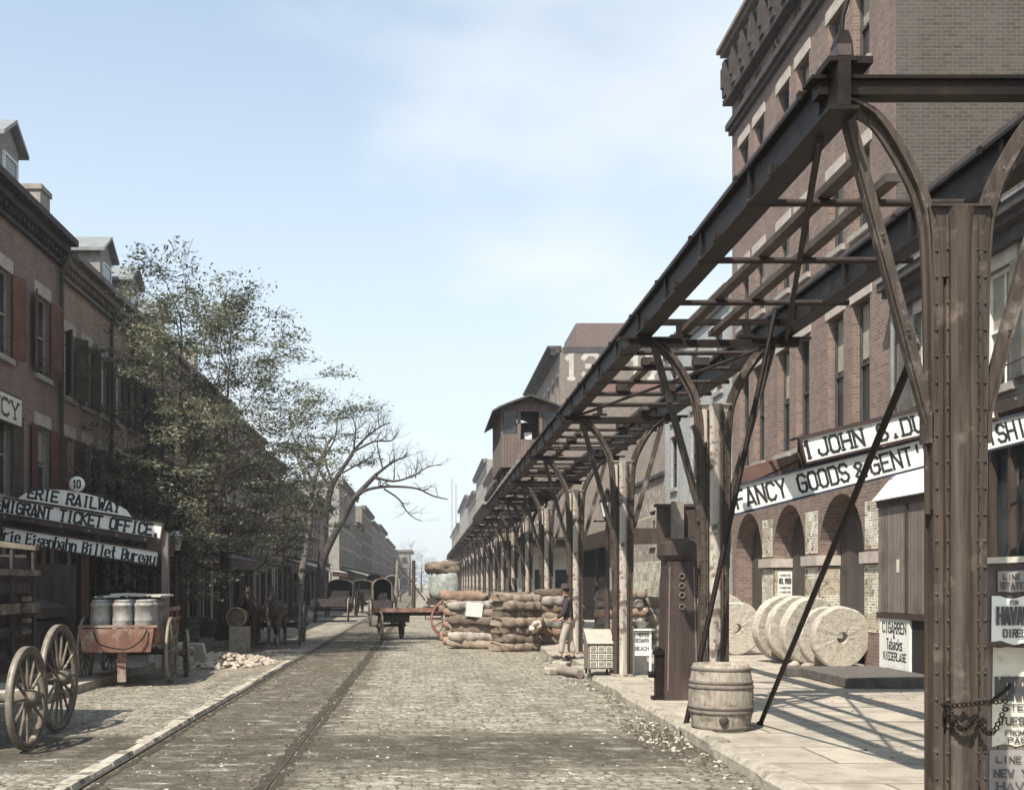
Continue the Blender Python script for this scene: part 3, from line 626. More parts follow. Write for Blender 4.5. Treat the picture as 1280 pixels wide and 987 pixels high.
sf.box(lx(20.2), lx(8), -.02, .14, .15, .54); sf.box(lx(20.2), lx(8), .03, .1, 2.0, 2.12); sf.build('shop_front', DARKW, o)
sg_ = MB(); sg_.quad((lx(20.2), .16, .5), (lx(8), .16, .5), (lx(8), .16, 4.35), (lx(20.2), .16, 4.35)); sg_.build('pane', GLASS, o)
dp = MB(); dp.tube([(W*.0+.1, -.12, .15), (.1, -.12, 7.4)], .05, 8); dp.build('downpipe', LEAD, o)

# storm porch with the cigar sign
o = thing('storm_porch', 'weathered board storm porch with white sloping roof and cigar sign at its foot', 'porch', (9.3, 21.6, .15))
m = MB(); m.box(9.1, 9.46, 19.3, 22.55, 1.42, 3.62); m.build('boarding', KWOOD, o)
m = MB(); m.box(9.07, 9.47, 19.28, 22.58, 1.3, 1.415); m.box(9.07, 9.1-.002, 19.28, 22.58, 3.5, 3.64); m.box(9.06, 9.098, 21.15, 21.22, 1.42, 3.5); m.build('moulding', PURP, o)
m = MB(); m.prism([(8.98, 3.64), (9.47, 4.22), (9.47, 3.7), (9.05, 3.63)], 19.15, 22.6, 0); m.build('roof', WHITEP, o)
m = MB(); m.box(9.1, 9.46, 21.1, 22.5, .15, 1.298); pn = m.build('sign_panel', SIGNW, o)
m = MB(); m.box(9.14, 9.2, 19.3, 21.09, .15, 1.29); m.box(9.2, 9.46, 19.3, 21.09, .15, 1.29); m.build('doorway', BLANK, o)  # solid block, its dark colour stands for the shaded recess
t = MB(); U = (0, -1, 0); V = (0, 0, 1); NN = (-1, 0, 0)
text(t, 'CIGARREN', (9.095, 22.35, 1.03), U, V, NN, .19, 0, 1.12, .16, .8); text(t, '&', (9.095, 22.35, .92), U, V, NN, .07, .5, .62, .2)
text(t, 'Tabacks', (9.095, 22.35, .71), U, V, NN, .19, .2, .95, .15, .6); text(t, 'NIEDERLAGE', (9.095, 22.35, .5), U, V, NN, .14, 0.04, 1.12, .16, .7)
t.box(9.09, 9.097, 21.22, 22.36, .965, .99) if False else None
t.build('lettering', INK, pn)
m = MB(); m.box(9.094, 9.098, 20.95+.6, 20.95+.72, 2.2, 2.45); m.build('paper_notice', PAPER, o)
tag(MB().box(7.35, 9.05, 19.6, 22.0, .15, .34).box(7.1, 9.05, 22.01, 22.5, .15, .33).build('stone_step', mk('shade_darkened_step_stone', (.13, .118, .105), (.075, .067, .06), 6, .9, 0, .6, .015), None, (8.1, 21, .15), bevel=.02), 'broad low stone step in front of the storm porch', 'step')  # stone colour darkened to carry the shade of sign and porch

# --- pale painted brick house and stucco house beyond
def rows_building(name, label, side, X, Y0, Y1, H, mat, nz, nx, w=.95, hw=1.7, z1=4.6, far=True, cn=CORN, D=12, shut=None, out=.4, brk=0, ground=True, frame=FRAME, group=None, topm=.9, trim=LINT, pitch_roof=False):
    o, W, lx = make_building(name, label, side, X, Y0, Y1, H, mat, D, group=group)
    ops = []; ws = []; fh = (H-topm-z1)/nz
    for i in range(nx):
        x = W*(i+.5)/nx
        for j in range(nz): z = z1+fh*j+(fh-hw)*.35; ops.append((x-w/2, x+w/2, z, z+hw)); ws.append((x, z))
    gops = []
    if ground:
        n = max(1, round(W/3.2))
        for i in range(n): gops.append((W*i/n+.3, W*(i+1)/n-.3, .15 if i % 2 else .6, 3.1))
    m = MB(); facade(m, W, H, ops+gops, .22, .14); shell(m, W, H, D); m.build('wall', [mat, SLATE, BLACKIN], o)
    for x, z in ws:
        w_ = window(o, x, z, w, hw, 'sash', frame, .2, far=far, lint=trim)
        if shut: shutters(w_, 0, 0, w, hw, shut[R.randrange(len(shut))], (-1, 1), R.choice((6, 10, 25)))
    if gops:
        s_ = MB()
        for g_ in gops:
            s_.box(g_[0], g_[1], .12, .16, g_[2], g_[3]); k_ = g_[0]
            while k_ < g_[1]-.05: s_.box(k_, k_+.08, .03, .118, g_[2], g_[3]-.003); k_ += .9
        s_.box(0, W, -.12, -.003, 3.2, 3.7); s_.box(0, W, -.3, -.003, 3.705, 3.8); s_.build('shop_front', DARKW, o)
    c = MB(); cornice(c, W, H+.12, out, .5, brk); c.build('cornice', cn, o); return o, W, lx
rows_building('pale_brick_house', 'pale painted brick house with three storeys, just beyond the tall warehouse', 1, 9.5, 34.83, 44.6, 11.2, BR_PALE, 2, 3, 1.0, 2.0, 5.4, far=False, out=.25, topm=.6, frame=FRAMED)
o, W, lx = make_building('stucco_house', 'low building with rough stained stucco wall beside the pale brick house', 1, 9.5, 44.63, 52, 6.3, STUC)
m = MB(); facade(m, W, 6.3, [(1, 2.2, .3, 2.6), (4.5, 5.5, 3.6, 5.0)], .25, .14); shell(m, W, 6.3, 10); m.build('wall', [STUC, SLATE, BLACKIN], o)
window(o, 5, 3.6, 1, 1.4, 'sash', FRAMED, .22); c = MB(); c.box(0, W, -.12, .1, 6.302, 6.45); c.build('coping', SLATE, o)
m = MB(); m.box(-.004-.02, -.004, .3, 8, .2, 3.5) if False else m.box(.2, 7.1, -.02, -.003, .9, 2.9); m.build('bill_posting', posters('torn_printed_bills'), o)
m = MB(); m.box(1.02, 2.18, .08, .14, .3, 2.6); m.build('boarded_door', DWOOD, o)

# wooden awning in front of the pale house
o = thing('wooden_awning', 'dark sloping wooden awning on posts before the pale brick house', 'awning', (7.5, 37, .15))
m = MB(); m.prism([(6.0, 3.6), (9.45, 4.7), (9.45, 4.82), (6.0, 3.72)], 34.9, 44, 0); m.build('roof', TIMB, o)
m = MB(); m.box(5.93, 5.99, 34.85, 44.05, 3.2, 3.75); m.box(5.99, 9.4, 34.83, 34.9, 3.2, 3.7); m.build('fascia', DARKW, o)
for y in (35.2, 39.5, 43.7): MB().box(5.94, 6.06, y-.06, y+.06, .15, 3.2-.003).build('post', DARKW, o)

# --- the numbered warehouse across the side street
o, W, lx = rows_building('numbered_warehouse', 'grey brown brick warehouse with large painted 13 high on its blank side wall', 1, 9.5, 79.6, 100, 18.7, BR_13, 4, 7, 1.1, 2.0, 4.6, out=.9, cn=CORND, D=26, brk=1.5, topm=1.0)
m = MB(); m.box(W+.002, W+.03, .2, 25.5, 18.3, 18.75); m.build('coping', SLATE, o)
m = MB(); m.box(W-9, W-2, 1.4, 4.9, 18.7, 20.9); m.build('penthouse', brick('penthouse_brick', (.17, .115, .1), (.12, .08, .07), (.14, .12, .11)), o)
tx = MB(); wall_o = (W+.01, 0, 16.5)
text(tx, '13', wall_o, (0, 1, 0), (0, 0, 1), (1, 0, 0), 1.75, .1, 2.9, .19, .7); text(tx, '17', wall_o, (0, 1, 0), (0, 0, 1), (1, 0, 0), 1.7, 4.7, 7.4, .19, .7)
tx.build('lettering', mk('faded_wall_paint', (.52, .49, .44), (.32, .29, .26), 1.5, .9, 0, .4, .01), o)
m = MB(); m.box(W+.002, W+.05, 2.2, 11, 15.3, 16.2); m.build('painted_band', mk('faded_red_band', (.2, .12, .1), (.14, .09, .075), 3), o)
# far right row
spec = [(100, 124, 16.2, BR_FAR, 4, 8, 'far_row_building', 'brown brick building with dark cornice right behind the numbered warehouse'),
        (124, 150, 15.0, STOF2, 4, 8, 'far_row_building', 'tan stone building, second beyond the numbered warehouse'),
        (150, 176, 17.4, BR_FAR, 5, 8, 'far_row_building', 'brown building with chimneys left of the railway car'),
        (176, 214, 21.4, STOF, 6, 11, 'far_row_building', 'tall pale stone building seen left of the railway car'),
        (214, 256, 19.5, STOF2, 5, 11, 'far_row_building', 'tan building between the tall pale block and the farthest blocks on the right'),
        (256, 318, 22.0, STOF, 6, 14, 'far_row_building', 'tall stone block second from the far end of the right-hand row'),
        (318, 420, 19.0, STOF2, 5, 16, 'far_row_building', 'hazy last building at the far end of the right-hand row')]
for (a, b, H, mt, nz, nx, nm, lb_) in spec:
    o, W, lx = rows_building(nm, lb_, 1, 9.5, a, b-.05, H, mt, nz, nx, 1.3, 2.0, 4.6, out=.8, cn=CORN, D=20, group='buildings of the far right row', brk=3)
    m = MB(); m.box(W-3, W-1.6, 2, 3.2, H, H+1.9); m.box(3, 4.4, 2, 3.2, H, H+1.7); m.build('chimney', BR_FAR, o)
# wall blocking the side street on the right, and the flat-roofed station shed
o, W, lx = rows_building('side_street_house', 'brown brick house standing back in the right side street', 1, 24.0, 53, 79, 9, BR_FAR, 2, 8, 1.1, 1.8, 3.6, ground=True, D=10)
o = thing('station_shed', 'flat-roofed pale shed with dark doorway behind the railway columns', 'shed', (8, 60, .1))
m = MB(); m.box(5.4, 9.1, 60, 66, 0, 3.9); m.build('wall', mk('white_plaster', (.62, .60, .55), (.5, .48, .43), 2, .9, 0, .3, c3=(.36, .34, .3), s3=1.3), o)
m = MB(); m.box(4.6, 9.9, 58.6, 67, 3.92, 4.25); m.box(4.4, 10.1, 58.4, 67.2, 4.255, 4.4); m.build('roof', DARKW, o)
m = MB(); m.box(8.3, 9.6, 59.6, 59.995, 0, 3.9); m.build('door', BLACKIN, o)
m = MB(); m.box(9.62, 9.95, 59.3, 59.9, 0, 3.9); m.build('pilaster', LEAD, o)
for x in (5.8, 6.9): MB().box(x, x+.7, 59.97, 59.998, 1.6, 2.7).build('window', GLASS, o)

# --- left side
def eave_house(Y0, Y1, H, mat, label, nx, shut, w=.8, z=(3.95, 6.95), hs=(1.9, 1.75), name='row_house', dormer=None, chim=None, z_attic=None, dark=False):
    o, W, lx = make_building(name, label, -1, -9.5, Y0, Y1, H, mat, group='brick row houses on the left')
    ops = []; ws = []
    for i in range(nx):
        x = W*(i+.5)/nx
        for zz, hh in zip(z, hs): ops.append((x-w/2, x+w/2, zz, zz+hh)); ws.append((x, zz, hh))
    n = max(1, round(W/2.4)); gops = [(W*i/n+.2, W*(i+1)/n-.2, .3, 2.9) for i in range(n)]
    m = MB(); facade(m, W, H, ops+gops, .2, .14); D = 9; rh = 2.9
    m.quad((0, 0, 0), (0, 0, H), (0, D, H), (0, D, 0)); m.quad((W, 0, 0), (W, D, 0), (W, D, H), (W, 0, H)); m.quad((0, .45, .2), (W, .45, .2), (W, .45, H-.05), (0, .45, H-.05), 2)
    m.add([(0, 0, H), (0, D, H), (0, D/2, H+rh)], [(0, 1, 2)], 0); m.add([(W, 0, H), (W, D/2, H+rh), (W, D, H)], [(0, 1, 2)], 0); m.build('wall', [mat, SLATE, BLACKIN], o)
    r_ = MB(); r_.quad((-.0, -.45, H-.02), (W, -.45, H-.02), (W, D/2, H+rh+.12), (0, D/2, H+rh+.12)); r_.quad((0, D+.3, H), (0, D/2, H+rh+.12), (W, D/2, H+rh+.12), (W, D+.3, H)); r_.quad((0, -.45, H-.06), (W, -.45, H-.06), (W, 0, H-.06), (0, 0, H-.06))
    rf = r_.build('roof', SLATE, o)
    c = MB(); c.box(.0, W, -.5, -.06, H-.12, H+.04); c.box(0, W, -.3, .02, H-.32, H-.123); c.box(0, W, -.12, -.003, H-.62, H-.54)
    x = .1
    while x < W-.1: c.box(x, x+.1, -.2, -.003, H-.45, H-.323); x += .28
    c.build('cornice', CORND if dark else CORN, o)
    for x, zz, hh in ws:
        w_ = window(o, x, zz, w, hh, 'sash', WHITEP if R.random() < .5 else FRAME, .2)
        shutters(w_, 0, 0, w, hh, shut[R.randrange(len(shut))], (-1, 1), R.choice((8, 18, 40)))
    s_ = MB()
    for g_ in gops:
        s_.box(g_[0], g_[1], .1, .15, .3, 2.9); k_ = g_[0]
        while k_ < g_[1]-.05: s_.box(k_, k_+.05, .01, .098, .3, 2.9, 1 if R.random() < .45 else 0); k_ += .65
    s_.box(0, W, -.1, -.003, 3.0, 3.4); s_.build('shop_front', [DARKW, LINT], o)
    d = MB(); d.tube([(W-.12, -.1, .2), (W-.12, -.1, H-.8), (W-.12, -.3, H-.3)], .05, 8); d.build('downpipe', SLATE, o)
    for dx in (dormer or []):
        a = MB(); x0, x1 = dx-.65, dx+.65; zb = H+.35; a.box(x0, x1, .75, 3.6, zb, H+1.95); a.prism([(x0-.0, H+1.953), (x1, H+1.953), (dx, H+2.4)], .75, 3.6); dd = a.build('dormer', mk('dormer_boards', (.30, .28, .25), (.2, .185, .165), 6, .85), o)
        a = MB(); a.prism([(x0-.2, H+1.88), (x0-.2, H+1.98), (dx, H+2.56), (x1+.2, H+1.98), (x1+.2, H+1.88), (dx, H+2.45)], .55, 3.7); a.build('dormer_roof', LEAD, dd)
        a = MB(); a.box(dx-.38, dx+.38, .71, .748, zb+.2, H+1.6); a.build('window', GLASS, dd); a = MB(); a.box(dx-.45, dx-.38, .69, .747, zb+.2, H+1.65); a.box(dx+.38, dx+.45, .69, .747, zb+.2, H+1.65); a.box(dx-.38, dx+.38, .69, .747, H+1.58, H+1.65); a.box(dx-.38, dx+.38, .7, .746, H+1.1, H+1.15); a.build('window_frame', WHITEP, dd)
    for cx in (chim or []):
        a = MB(); a.box(cx-.4, cx+.4, 1.4, 2.4, H+.5, H+2.6); a.box(cx-.45, cx+.45, 1.35, 2.45, H+2.603, H+2.75); a.build('chimney', brick('pale_chimney_brick', (.32, .29, .25), (.25, .22, .19), (.3, .28, .25)), o)
    return o, W, lx
eave_house(16, 29.0, 10.8, BR_L1, 'maroon brick row house nearest the camera on the left, with dark eaves', 5, [SHUT, SHUTR], .95, (3.95, 7.1), (1.9, 1.95), dormer=[11.5], chim=[], dark=True)
LB = ['brown brick row house with rusty shutters next beyond the drainpipe on the left', 'third brick row house on the left, half hidden by the leafy tree', 'fourth row house on the left, behind the leafy tree crown',
      'fifth row house on the left, behind the leafy tree crown', 'sixth row house on the left, showing between tree and bare limbs', 'seventh row house on the left, last before the lower houses']
for i, (a, b, H, mt, nx, dm, ch) in enumerate(((29.03, 33.6, 10.5, BR_L2, 3, [], [3.0]), (33.63, 40, 10.5, BR_L2, 4, [2.2, 5.6], [3.9]), (40.03, 47, 10.3, BR_L1, 4, [3.2], [5.4]), (47.03, 55, 10.3, BR_L2, 4, [], [6]), (55.03, 64, 10, BR_L1, 5, [], []), (64.03, 74, 9.5, BR_L2, 5, [], []))):
    eave_house(a, b, H, mt, LB[i], nx, [SHUT, SHUTR, SHUT], .78 if i < 2 else .95, (3.95, 6.9), (1.9, 1.7), dormer=dm, chim=ch)
specL = [(74.03, 92, 8.4, STOF2, 2, 6, 'low tan house row on the left behind the leaning bare tree'), (92, 109, 9.2, BR_FAR, 2, 6, 'low brown building on the left just before the side street'),
         (122, 149.9, 13.2, STOF, 4, 9, 'pale stone block with light side wall just past the left side street'), (150, 164.9, 10, BR_FAR, 3, 5, 'lower dark brick building beyond the pale stone block on the left'),
         (165, 194.9, 13.3, STOF2, 4, 9, 'tan block with pale side wall halfway down the left row'), (195, 220, 12.6, STOF, 4, 8, 'grey stone building third from the far end of the left row'),
         (220.1, 262, 13.4, BR_FAR, 4, 12, 'brown building second from the far end of the left row'), (262.1, 330, 12.3, STOF2, 4, 18, 'hazy last building at the far end of the left row')]
for (a, b, H, mt, nz, nx, lb_) in specL:
    o, W, lx = rows_building('far_row_building', lb_, -1, -9.5, a, b, H, mt, nz, nx, 1.15, 1.75, 3.9, out=.6, cn=CORND if mt is BR_FAR else CORN, D=14, group='buildings of the far left row', brk=2)
rows_building('side_street_house', 'brick house standing back in the left side street', -1, -26, 104, 126, 9, BR_FAR, 2, 7, 1.1, 1.7, 3.6)
# building closing the street's far bend
o, W, lx = make_building('end_building', 'pale grey building closing the view at the far bend of the street', -1, -10.5, 330, 360, 10.5, STOF)
m = MB(); m.box(0, 30, 0, 16, 0, 10.5); m.build('wall', STOF, o); m = MB(); m.box(-4, 0-.01, -6, 14, 0, 11); m.build('wing', STOF, o); m = MB(); m.box(-4.5, 30, -6.5, 16, 11.01, 11.6); m.build('cornice', CORN, o)
m = MB()
for i in range(5):
    for j in range(3): m.box(-4.05, -4.01, -5+3.4*i, -3.4+3.4*i, 1.5+3*j, 3.4+3*j)
m.build('window', GLASS, o)

# projecting name board on the first left house
o = thing('agency_sign', 'white framed sign board with black capitals on the nearest left house wall', 'sign', (-9.3, 25, 5.4))
a = MB(); a.box(-9.46, -9.36, 23.0, 25.9, 5.55, 6.25); a.build('frame', DARKW, o); a = MB(); a.box(-9.358, -9.34, 23.05, 25.85, 5.6, 6.2); a.build('board', CREAM, o)
t = MB(); text(t, 'ENCY', (-9.335, 23.1, 5.72), (0, 1, 0), (0, 0, 1), (1, 0, 0), .36, .3, 2.6, .2, .8); t.build('lettering', INK2, o)

# ------------------------------------------------------------------ sloped board signs across the pavements
def sloped(o, u0x, Y, px0, py0, px1, py1): pass
# left: railway ticket office boards
Ys = 24.9
A = P(-7, 621, Ys); B = P(203, 655, Ys); d = (B-A); L = d.length; u = d/L; v = Vector((0, 0, 1))-u*u.z; v.normalize(); n = Vector((0, -1, 0)); sc1 = Ys/F
o = thing('ticket_office_sign', 'white three-board railway ticket office sign with black letters over the left pavement', 'sign', (-7.5, Ys, 0))
def board(A, u, v, L, h, mat, name, parent, t=.05, y=0, frame=None):
    m = MB(); n = Vector((0, -1, 0)); a = A+n*y
    vs = [a, a+u*L, a+u*L+v*h, a+v*h]; vs = vs+[p-n*t for p in vs]
    m.add(vs, [(0, 1, 2, 3), (7, 6, 5, 4), (0, 4, 5, 1), (1, 5, 6, 2), (2, 6, 7, 3), (3, 7, 4, 0)]); b = m.build(name, mat, parent)
    if frame:
        f = MB(); w = .035
        for (s, e) in ((a-v*w/2, a+u*L-v*w/2), (a+v*(h+w/2), a+u*L+v*(h+w/2)), (a-u*w/2-v*w, a-u*w/2+v*(h+w)), (a+u*(L+w/2)-v*w, a+u*(L+w/2)+v*(h+w))): f.beam(s, e, .08, w, n.cross((e-s).normalized()))
        f.build('frame', frame, b)
    return b
hh = 17.5*sc1
b1 = board(A-v*hh, u, v, L, hh, SIGNW, 'board', o, frame=DARKW)
t = MB(); text(t, 'EMIGRANT TICKET OFFICE.', A-v*(hh-.035), u, v, n*1.0, hh-.075, 2*sc1, L-.03, .22, .8, cw=.76)
for i in range(len(t.v)): t.v[i] = (t.v[i][0], t.v[i][1]-.006, t.v[i][2])
t.build('lettering', INK, b1)
A2 = P(-7, 656, Ys); b2 = board(A2-v*(hh*.98)+u*0, u, v, L-.08, hh*.95, SIGNW, 'board', o, y=.03, frame=DARKW)
t = MB(); text(t, 'Erie Eisenbahn Billet Bureau', A2-v*(hh*.92), u, v, n, hh*.72, 7*sc1, L-.12, .17, 0, cw=.72, black=True)
for i in range(len(t.v)): t.v[i] = (t.v[i][0], t.v[i][1]-.036, t.v[i][2])
t.build('lettering', INK, b2)
m = MB(); m.beam(A-v*(hh+.09)-n*-.02, B-v*(hh+.09)-n*-.02, .06, .1, v)
m.build('rail', PURP, o)
for k in range(6):
    MB().blob(tuple(A+u*(L*(k+.5)/6)-v*(hh+.09)+n*.06), (.035, .02, .035), 1, 0, n1=5, n2=8).build('stud', TYRE, o)
# arched top board
am = MB(); x0 = 29*sc1; x1 = 173*sc1; pts = [A+u*x0+v*.05]
for i in range(19):
    tt = i/18; pts.append(A+u*(x0+(x1-x0)*tt)+v*(.05+.37*sin(pi*tt)**.55*(1-.06*tt)))
pts.append(A+u*x1+v*.05); nn = len(pts)
am.add(pts+[p-n*.05 for p in pts], [tuple(range(nn)), tuple(reversed(range(nn, 2*nn)))]+[(i, i+nn, (i+1) % nn+nn, (i+1) % nn) for i in range(nn)]); b3 = am.build('board', SIGNW, o)
t = MB(); text(t, 'ERIE RAILWAY', A+v*.11+n*.006, u, v, n, .225, x0+.2, x1-.26, .22, .8, cw=.76)
t.build('lettering', INK, b3)
dm = MB(); c = P(97, 605, Ys); dm.lathe([(0, -.0), (.17, 0), (.17, .05), (0, .05)], (c.x, Ys-.06, c.z), 24, 'y'); b4 = dm.build('number_disc', SIGNW, o)
t = MB(); text(t, '10', (c.x-.09, Ys-.068, c.z-.08), (1, 0, 0), (0, 0, 1), (0, -1, 0), .16, 0, .18, .22, .7); t.build('lettering', INK, b4)
mm = MB()
for px in (205,): q_ = P(px, 690, Ys); mm.box(q_.x-.07, q_.x+.07, Ys+.06, Ys+.2, 0, q_.z+.45)
mm.build('post', KWOOD, o)
# shed roof behind the boards
o = thing('board_awning', 'dark board awning sloping from the left house fronts to the kerb posts', 'awning', (-8, 24, .15))
m = MB(); m.prism([(-9.45, 3.75), (-6.35, 2.95), (-6.35, 3.03), (-9.45, 3.83)], 25.2, 27.9); m.build('roof', DARKW, o)
m = MB(); m.box(-6.34, -6.28, 25.2, 27.9, 2.65, 3.0); m.build('fascia', PURP, o)
for y in (27.7,): MB().box(-6.44, -6.35, y, y+.1, .15, 2.93).build('post', DARKW, o)
m = MB(); m.box(-9.4, -7.6, 24.2, 24.3, .15, 2.4); m.build('partition', DARKW, o)
o = thing('covered_stall', 'low dark covered stall on the pavement under the ticket office sign', 'stall', (-8.4, 22.3, .15))
m = MB(); m.box(-9.2, -7.6, 22, 23.4, .15, 1.25); m.build('counter', CARTD, o); m = MB(); m.prism([(-9.3, 1.5), (-8.4, 1.75), (-7.5, 1.5), (-7.5, 1.3), (-9.3, 1.3)], 21.9, 23.5); m.build('cover', PURP, o)
# stretched awnings farther down the left row
for i, (ya, yb, lb_) in enumerate(((36, 44, 'dark cloth awning over shops behind the lamp post'), (52, 60, 'dark cloth awning beside the leaning bare tree'), (75, 90, 'pale canvas awning on the far side of the bare tree'), (124, 146, 'long pale striped awning in front of the pale stone block'))):
    o = thing('shop_awning', lb_, 'awning', (-8, ya, .15), 'awnings down the left side')
    m = MB(); m.prism([(-9.4, 3.6), (-6.3, 2.75), (-6.3, 2.79), (-9.4, 3.64)], ya, yb); m.build('canopy', CANVAS if i > 1 else DARKW, o)
    m = MB(); m.box(-6.31, -6.28, ya, yb, 2.45, 2.74); m.build('valance', CARTR if i > 1 else PURP, o)
    for y in (ya+.1, (ya+yb)/2, yb-.1): MB().tube([(-6.4, y, .15), (-6.4, y, 2.77)], .035, 6).build('post', DARKW, o)

# right: fancy goods boards
Ys = 16.9; sc1 = Ys/F
o = thing('fancy_goods_sign', 'two long white sign boards with black capitals, sloping across the right pavement', 'sign', (7.5, Ys, 3.1))
A = P(918, 641.5, Ys); B = P(1317, 541, Ys); d = B-A; L = d.length; u = d/L; v = Vector((-u.z, 0, u.x)); n = Vector((0, -1, 0)); hh = 32*sc1
b1 = board(A, u, v, L, hh, SIGNW, 'board', o, frame=mk('blue_black_frame', (.05, .055, .085), (.03, .032, .045), 5, .5))
t = MB(); ax = A+v*.065+n*.006; pxs = lambda px: (px-918)*sc1/u.x
text(t, 'FANCY GOODS', ax, u, v, n, hh-.13, pxs(922), pxs(1065), .145, 0, cw=.72)
text(t, '&', ax, u, v, n, (hh-.13)*.85, pxs(1071), pxs(1086), .17, 0, cw=.8)
text(t, "GENT'S", ax, u, v, n, hh-.13, pxs(1090), pxs(1172), .145, 0, cw=.74)
text(t, 'FURNISHING', ax, u, v, n, hh-.13, pxs(1186), pxs(1314)-.03, .145, 0, cw=.74); t.build('lettering', INK, b1)
A2 = P(1006, 578, Ys); B2 = P(1241, 522, Ys); d = B2-A2; L2 = d.length; u2 = d/L2; v2 = Vector((-u2.z, 0, u2.x)); h2 = 29*sc1
b2 = board(A2, u2, v2, L2, h2, SIGNW, 'board', o, y=.06, frame=mk('maroon_frame', (.07, .045, .045), (.045, .03, .03), 5, .5))
t = MB(); ax = A2+v2*.055+n*.066; pq = lambda px: (px-1006)*sc1/u2.x
text(t, '1', ax, u2, v2, n, h2-.11, pq(1006), pq(1017), .2, .8, cw=.7)
text(t, 'JOHN S.DUNN', ax, u2, v2, n, h2-.11, pq(1022), pq(1186), .165, .85, cw=.72)
text(t, '1', ax, u2, v2, n, h2-.11, pq(1228), pq(1240), .2, .8, cw=.7); t.build('lettering', INK, b2)
b3 = board(P(930, 604, Ys)+Vector((0, .1, 0)), u, v, 2.2, .24, mk('rust_brown_board', (.16, .09, .07), (.10, .06, .05), 4, .7), 'backing_board', o, t=.03)
m = MB(); m.beam(P(925, 611, Ys+.1), P(1315, 511, Ys+.1), .08, .1, v); m.beam(P(1000, 600, Ys+.12), P(1000, 545, Ys+.12), .06, .06); m.beam(P(1235, 560, Ys+.12), P(1235, 490, Ys+.12), .06, .06)
m.beam(P(990, 549, Ys+.12), P(1243, 488, Ys+.12), .3, .03, v); m.build('sign_frame', DARKW, o)
st = MB(); st.tube([(A+Vector((.1, .1, .4))), (9.45, Ys+.1, 5.6)], .015, 6)
st.build('stay_rod', RUST, o)

# ------------------------------------------------------------------ the one-legged elevated railway
YC = [8.15+7.07*i for i in range(22)]; XO, XI, XCOL = 2.95, 4.85, 3.9; YE = YC[-1]+3
rw = thing('elevated_railway', 'dark iron elevated railway on a single row of columns along the right kerb', 'railway', (XCOL, YC[0], .15))
def curve(pts, n=4):
    out = []; P_ = [Vector(p) for p in pts]; P_ = [P_[0]*2-P_[1]]+P_+[P_[-1]*2-P_[-2]]
    for i in range(1, len(P_)-2):
        for k in range(n):
            t = k/n; a, b, c, d = P_[i-1:i+3]; out.append(.5*((2*b)+(c-a)*t+(2*a-5*b+4*c-d)*t*t+(-a+3*b-3*c+d)*t**3))
    out.append(P_[-2]); return out
def make_column(dz, rivets, near, tubem):
    c = MB(); zt = 4.40+dz
    c.lathe([(.13, .15), (.115, .17), (.112, zt-.5), (.115, zt-.22), (.125, zt-.08), (.14, zt)], (0, 0, 0), 20)
    c.box(-.22, .22, -.18, .18, .0+.15, .19)
    for s in (-1, 1):
        # riveted edge strips on the camera face and side channels that spread at the head
        c.beam((s*.092, -.095, .19), (s*.092, -.095, zt-.06), .012, .05, (s, -1, 0), 1); c.beam((s*.092, .095, .19), (s*.092, .095, zt-.06), .012, .05, (s, 1, 0), 1)
        ch = [(s*.158, 0, .19), (s*.158, 0, 1.5), (s*.158, 0, zt-.75), (s*.162, 0, zt-.4), (s*.172, 0, zt-.15), (s*.195, 0, zt+.02)]
        c.path(ch, .14, .03, (0, 1, 0), 1); 
        for yy in (-.07, .07): c.path([(p[0]+s*.0, yy, p[2]) for p in ch], .016, .07, (0, 1, 0), 1)
    c.box(-.215, .215, -.12, .12, zt+.001, zt+.018)
    fl = [(-.14, zt-.5), (-.145, zt-.3), (-.16, zt-.14), (-.185, zt-.04), (-.21, zt)]; c.prism(fl+[(-a, b) for a, b in reversed(fl)], -.085, .085)
    if rivets:
        z = .4
        while z < zt-.15:
            for s in (-1, 1):
                for (x, y) in ((s*.108, -.116), (s*.175, -.079)): c.lathe([(.013, 0), (.011, -.008), (.004, -.012)], (x, y, z), 6, 'y', 1)
            z += .19
    me = c.mesh('column', [tubem, IRONC])
    arms = []
    for s in (-1, 1):
        a = MB(); top = Vector((s*.86, 0, 5.28+dz*.85))
        pts = curve([(s*.155, 0, zt-2.2), (s*.165, 0, zt-1.2), (s*.185, 0, zt-.35), (s*.24, 0, zt+.05), (s*.39, 0, zt+.38), (s*.58, 0, zt+.66), (s*.80, 0, 5.24+dz*.8)], 4)
        a.path(pts, .03, .13, (0, 1, 0)); a.path([(p.x, -.0, p.z) for p in [q_+Vector((s*-.0, 0, 0)) for q_ in pts]], .12, .022, (0, 1, 0)) if False else None
        off = [Vector((p.x+s*.03, 0, p.z+.03)) for p in pts]; a.path(off, .15, .02, (0, 1, 0))
        if rivets:
            for p in pts[6::3]: a.lathe([(.016, 0), (.012, -.008), (.004, -.012)], (p.x, -.016, p.z), 6, 'y')
        arms.append(('curved_arm', a.mesh('curved_arm', [IRON])))
        b = MB(); e = Vector((s*.18, 0, 2.95+dz*.6)); f_ = Vector((s*.80, 0, 5.2+dz*.8))
        b.beam(e, f_, .05, .09, (1, 0, 0)); b.beam(e+Vector((s*.035, 0, .03)), f_+Vector((s*.035, 0, .03)), .12, .018, (1, 0, 0)); b.box(min(s*.15, s*.23), max(s*.15, s*.23), -.075, .075, e.z-.12, e.z+.1)
        if rivets:
            for k in (.03, .3, .6, .9): p_ = e+(f_-e)*k; b.lathe([(.018, 0), (.014, -.009), (.005, -.014)], (p_.x, -.05, p_.z), 6, 'y')
        arms.append(('brace', b.mesh('brace', [IRON])))
    return me, arms
CN = make_column(.3, True, True, IRONC); CM_ = make_column(0, True, False, PALEC); CF = make_column(0, False, False, PALEC)
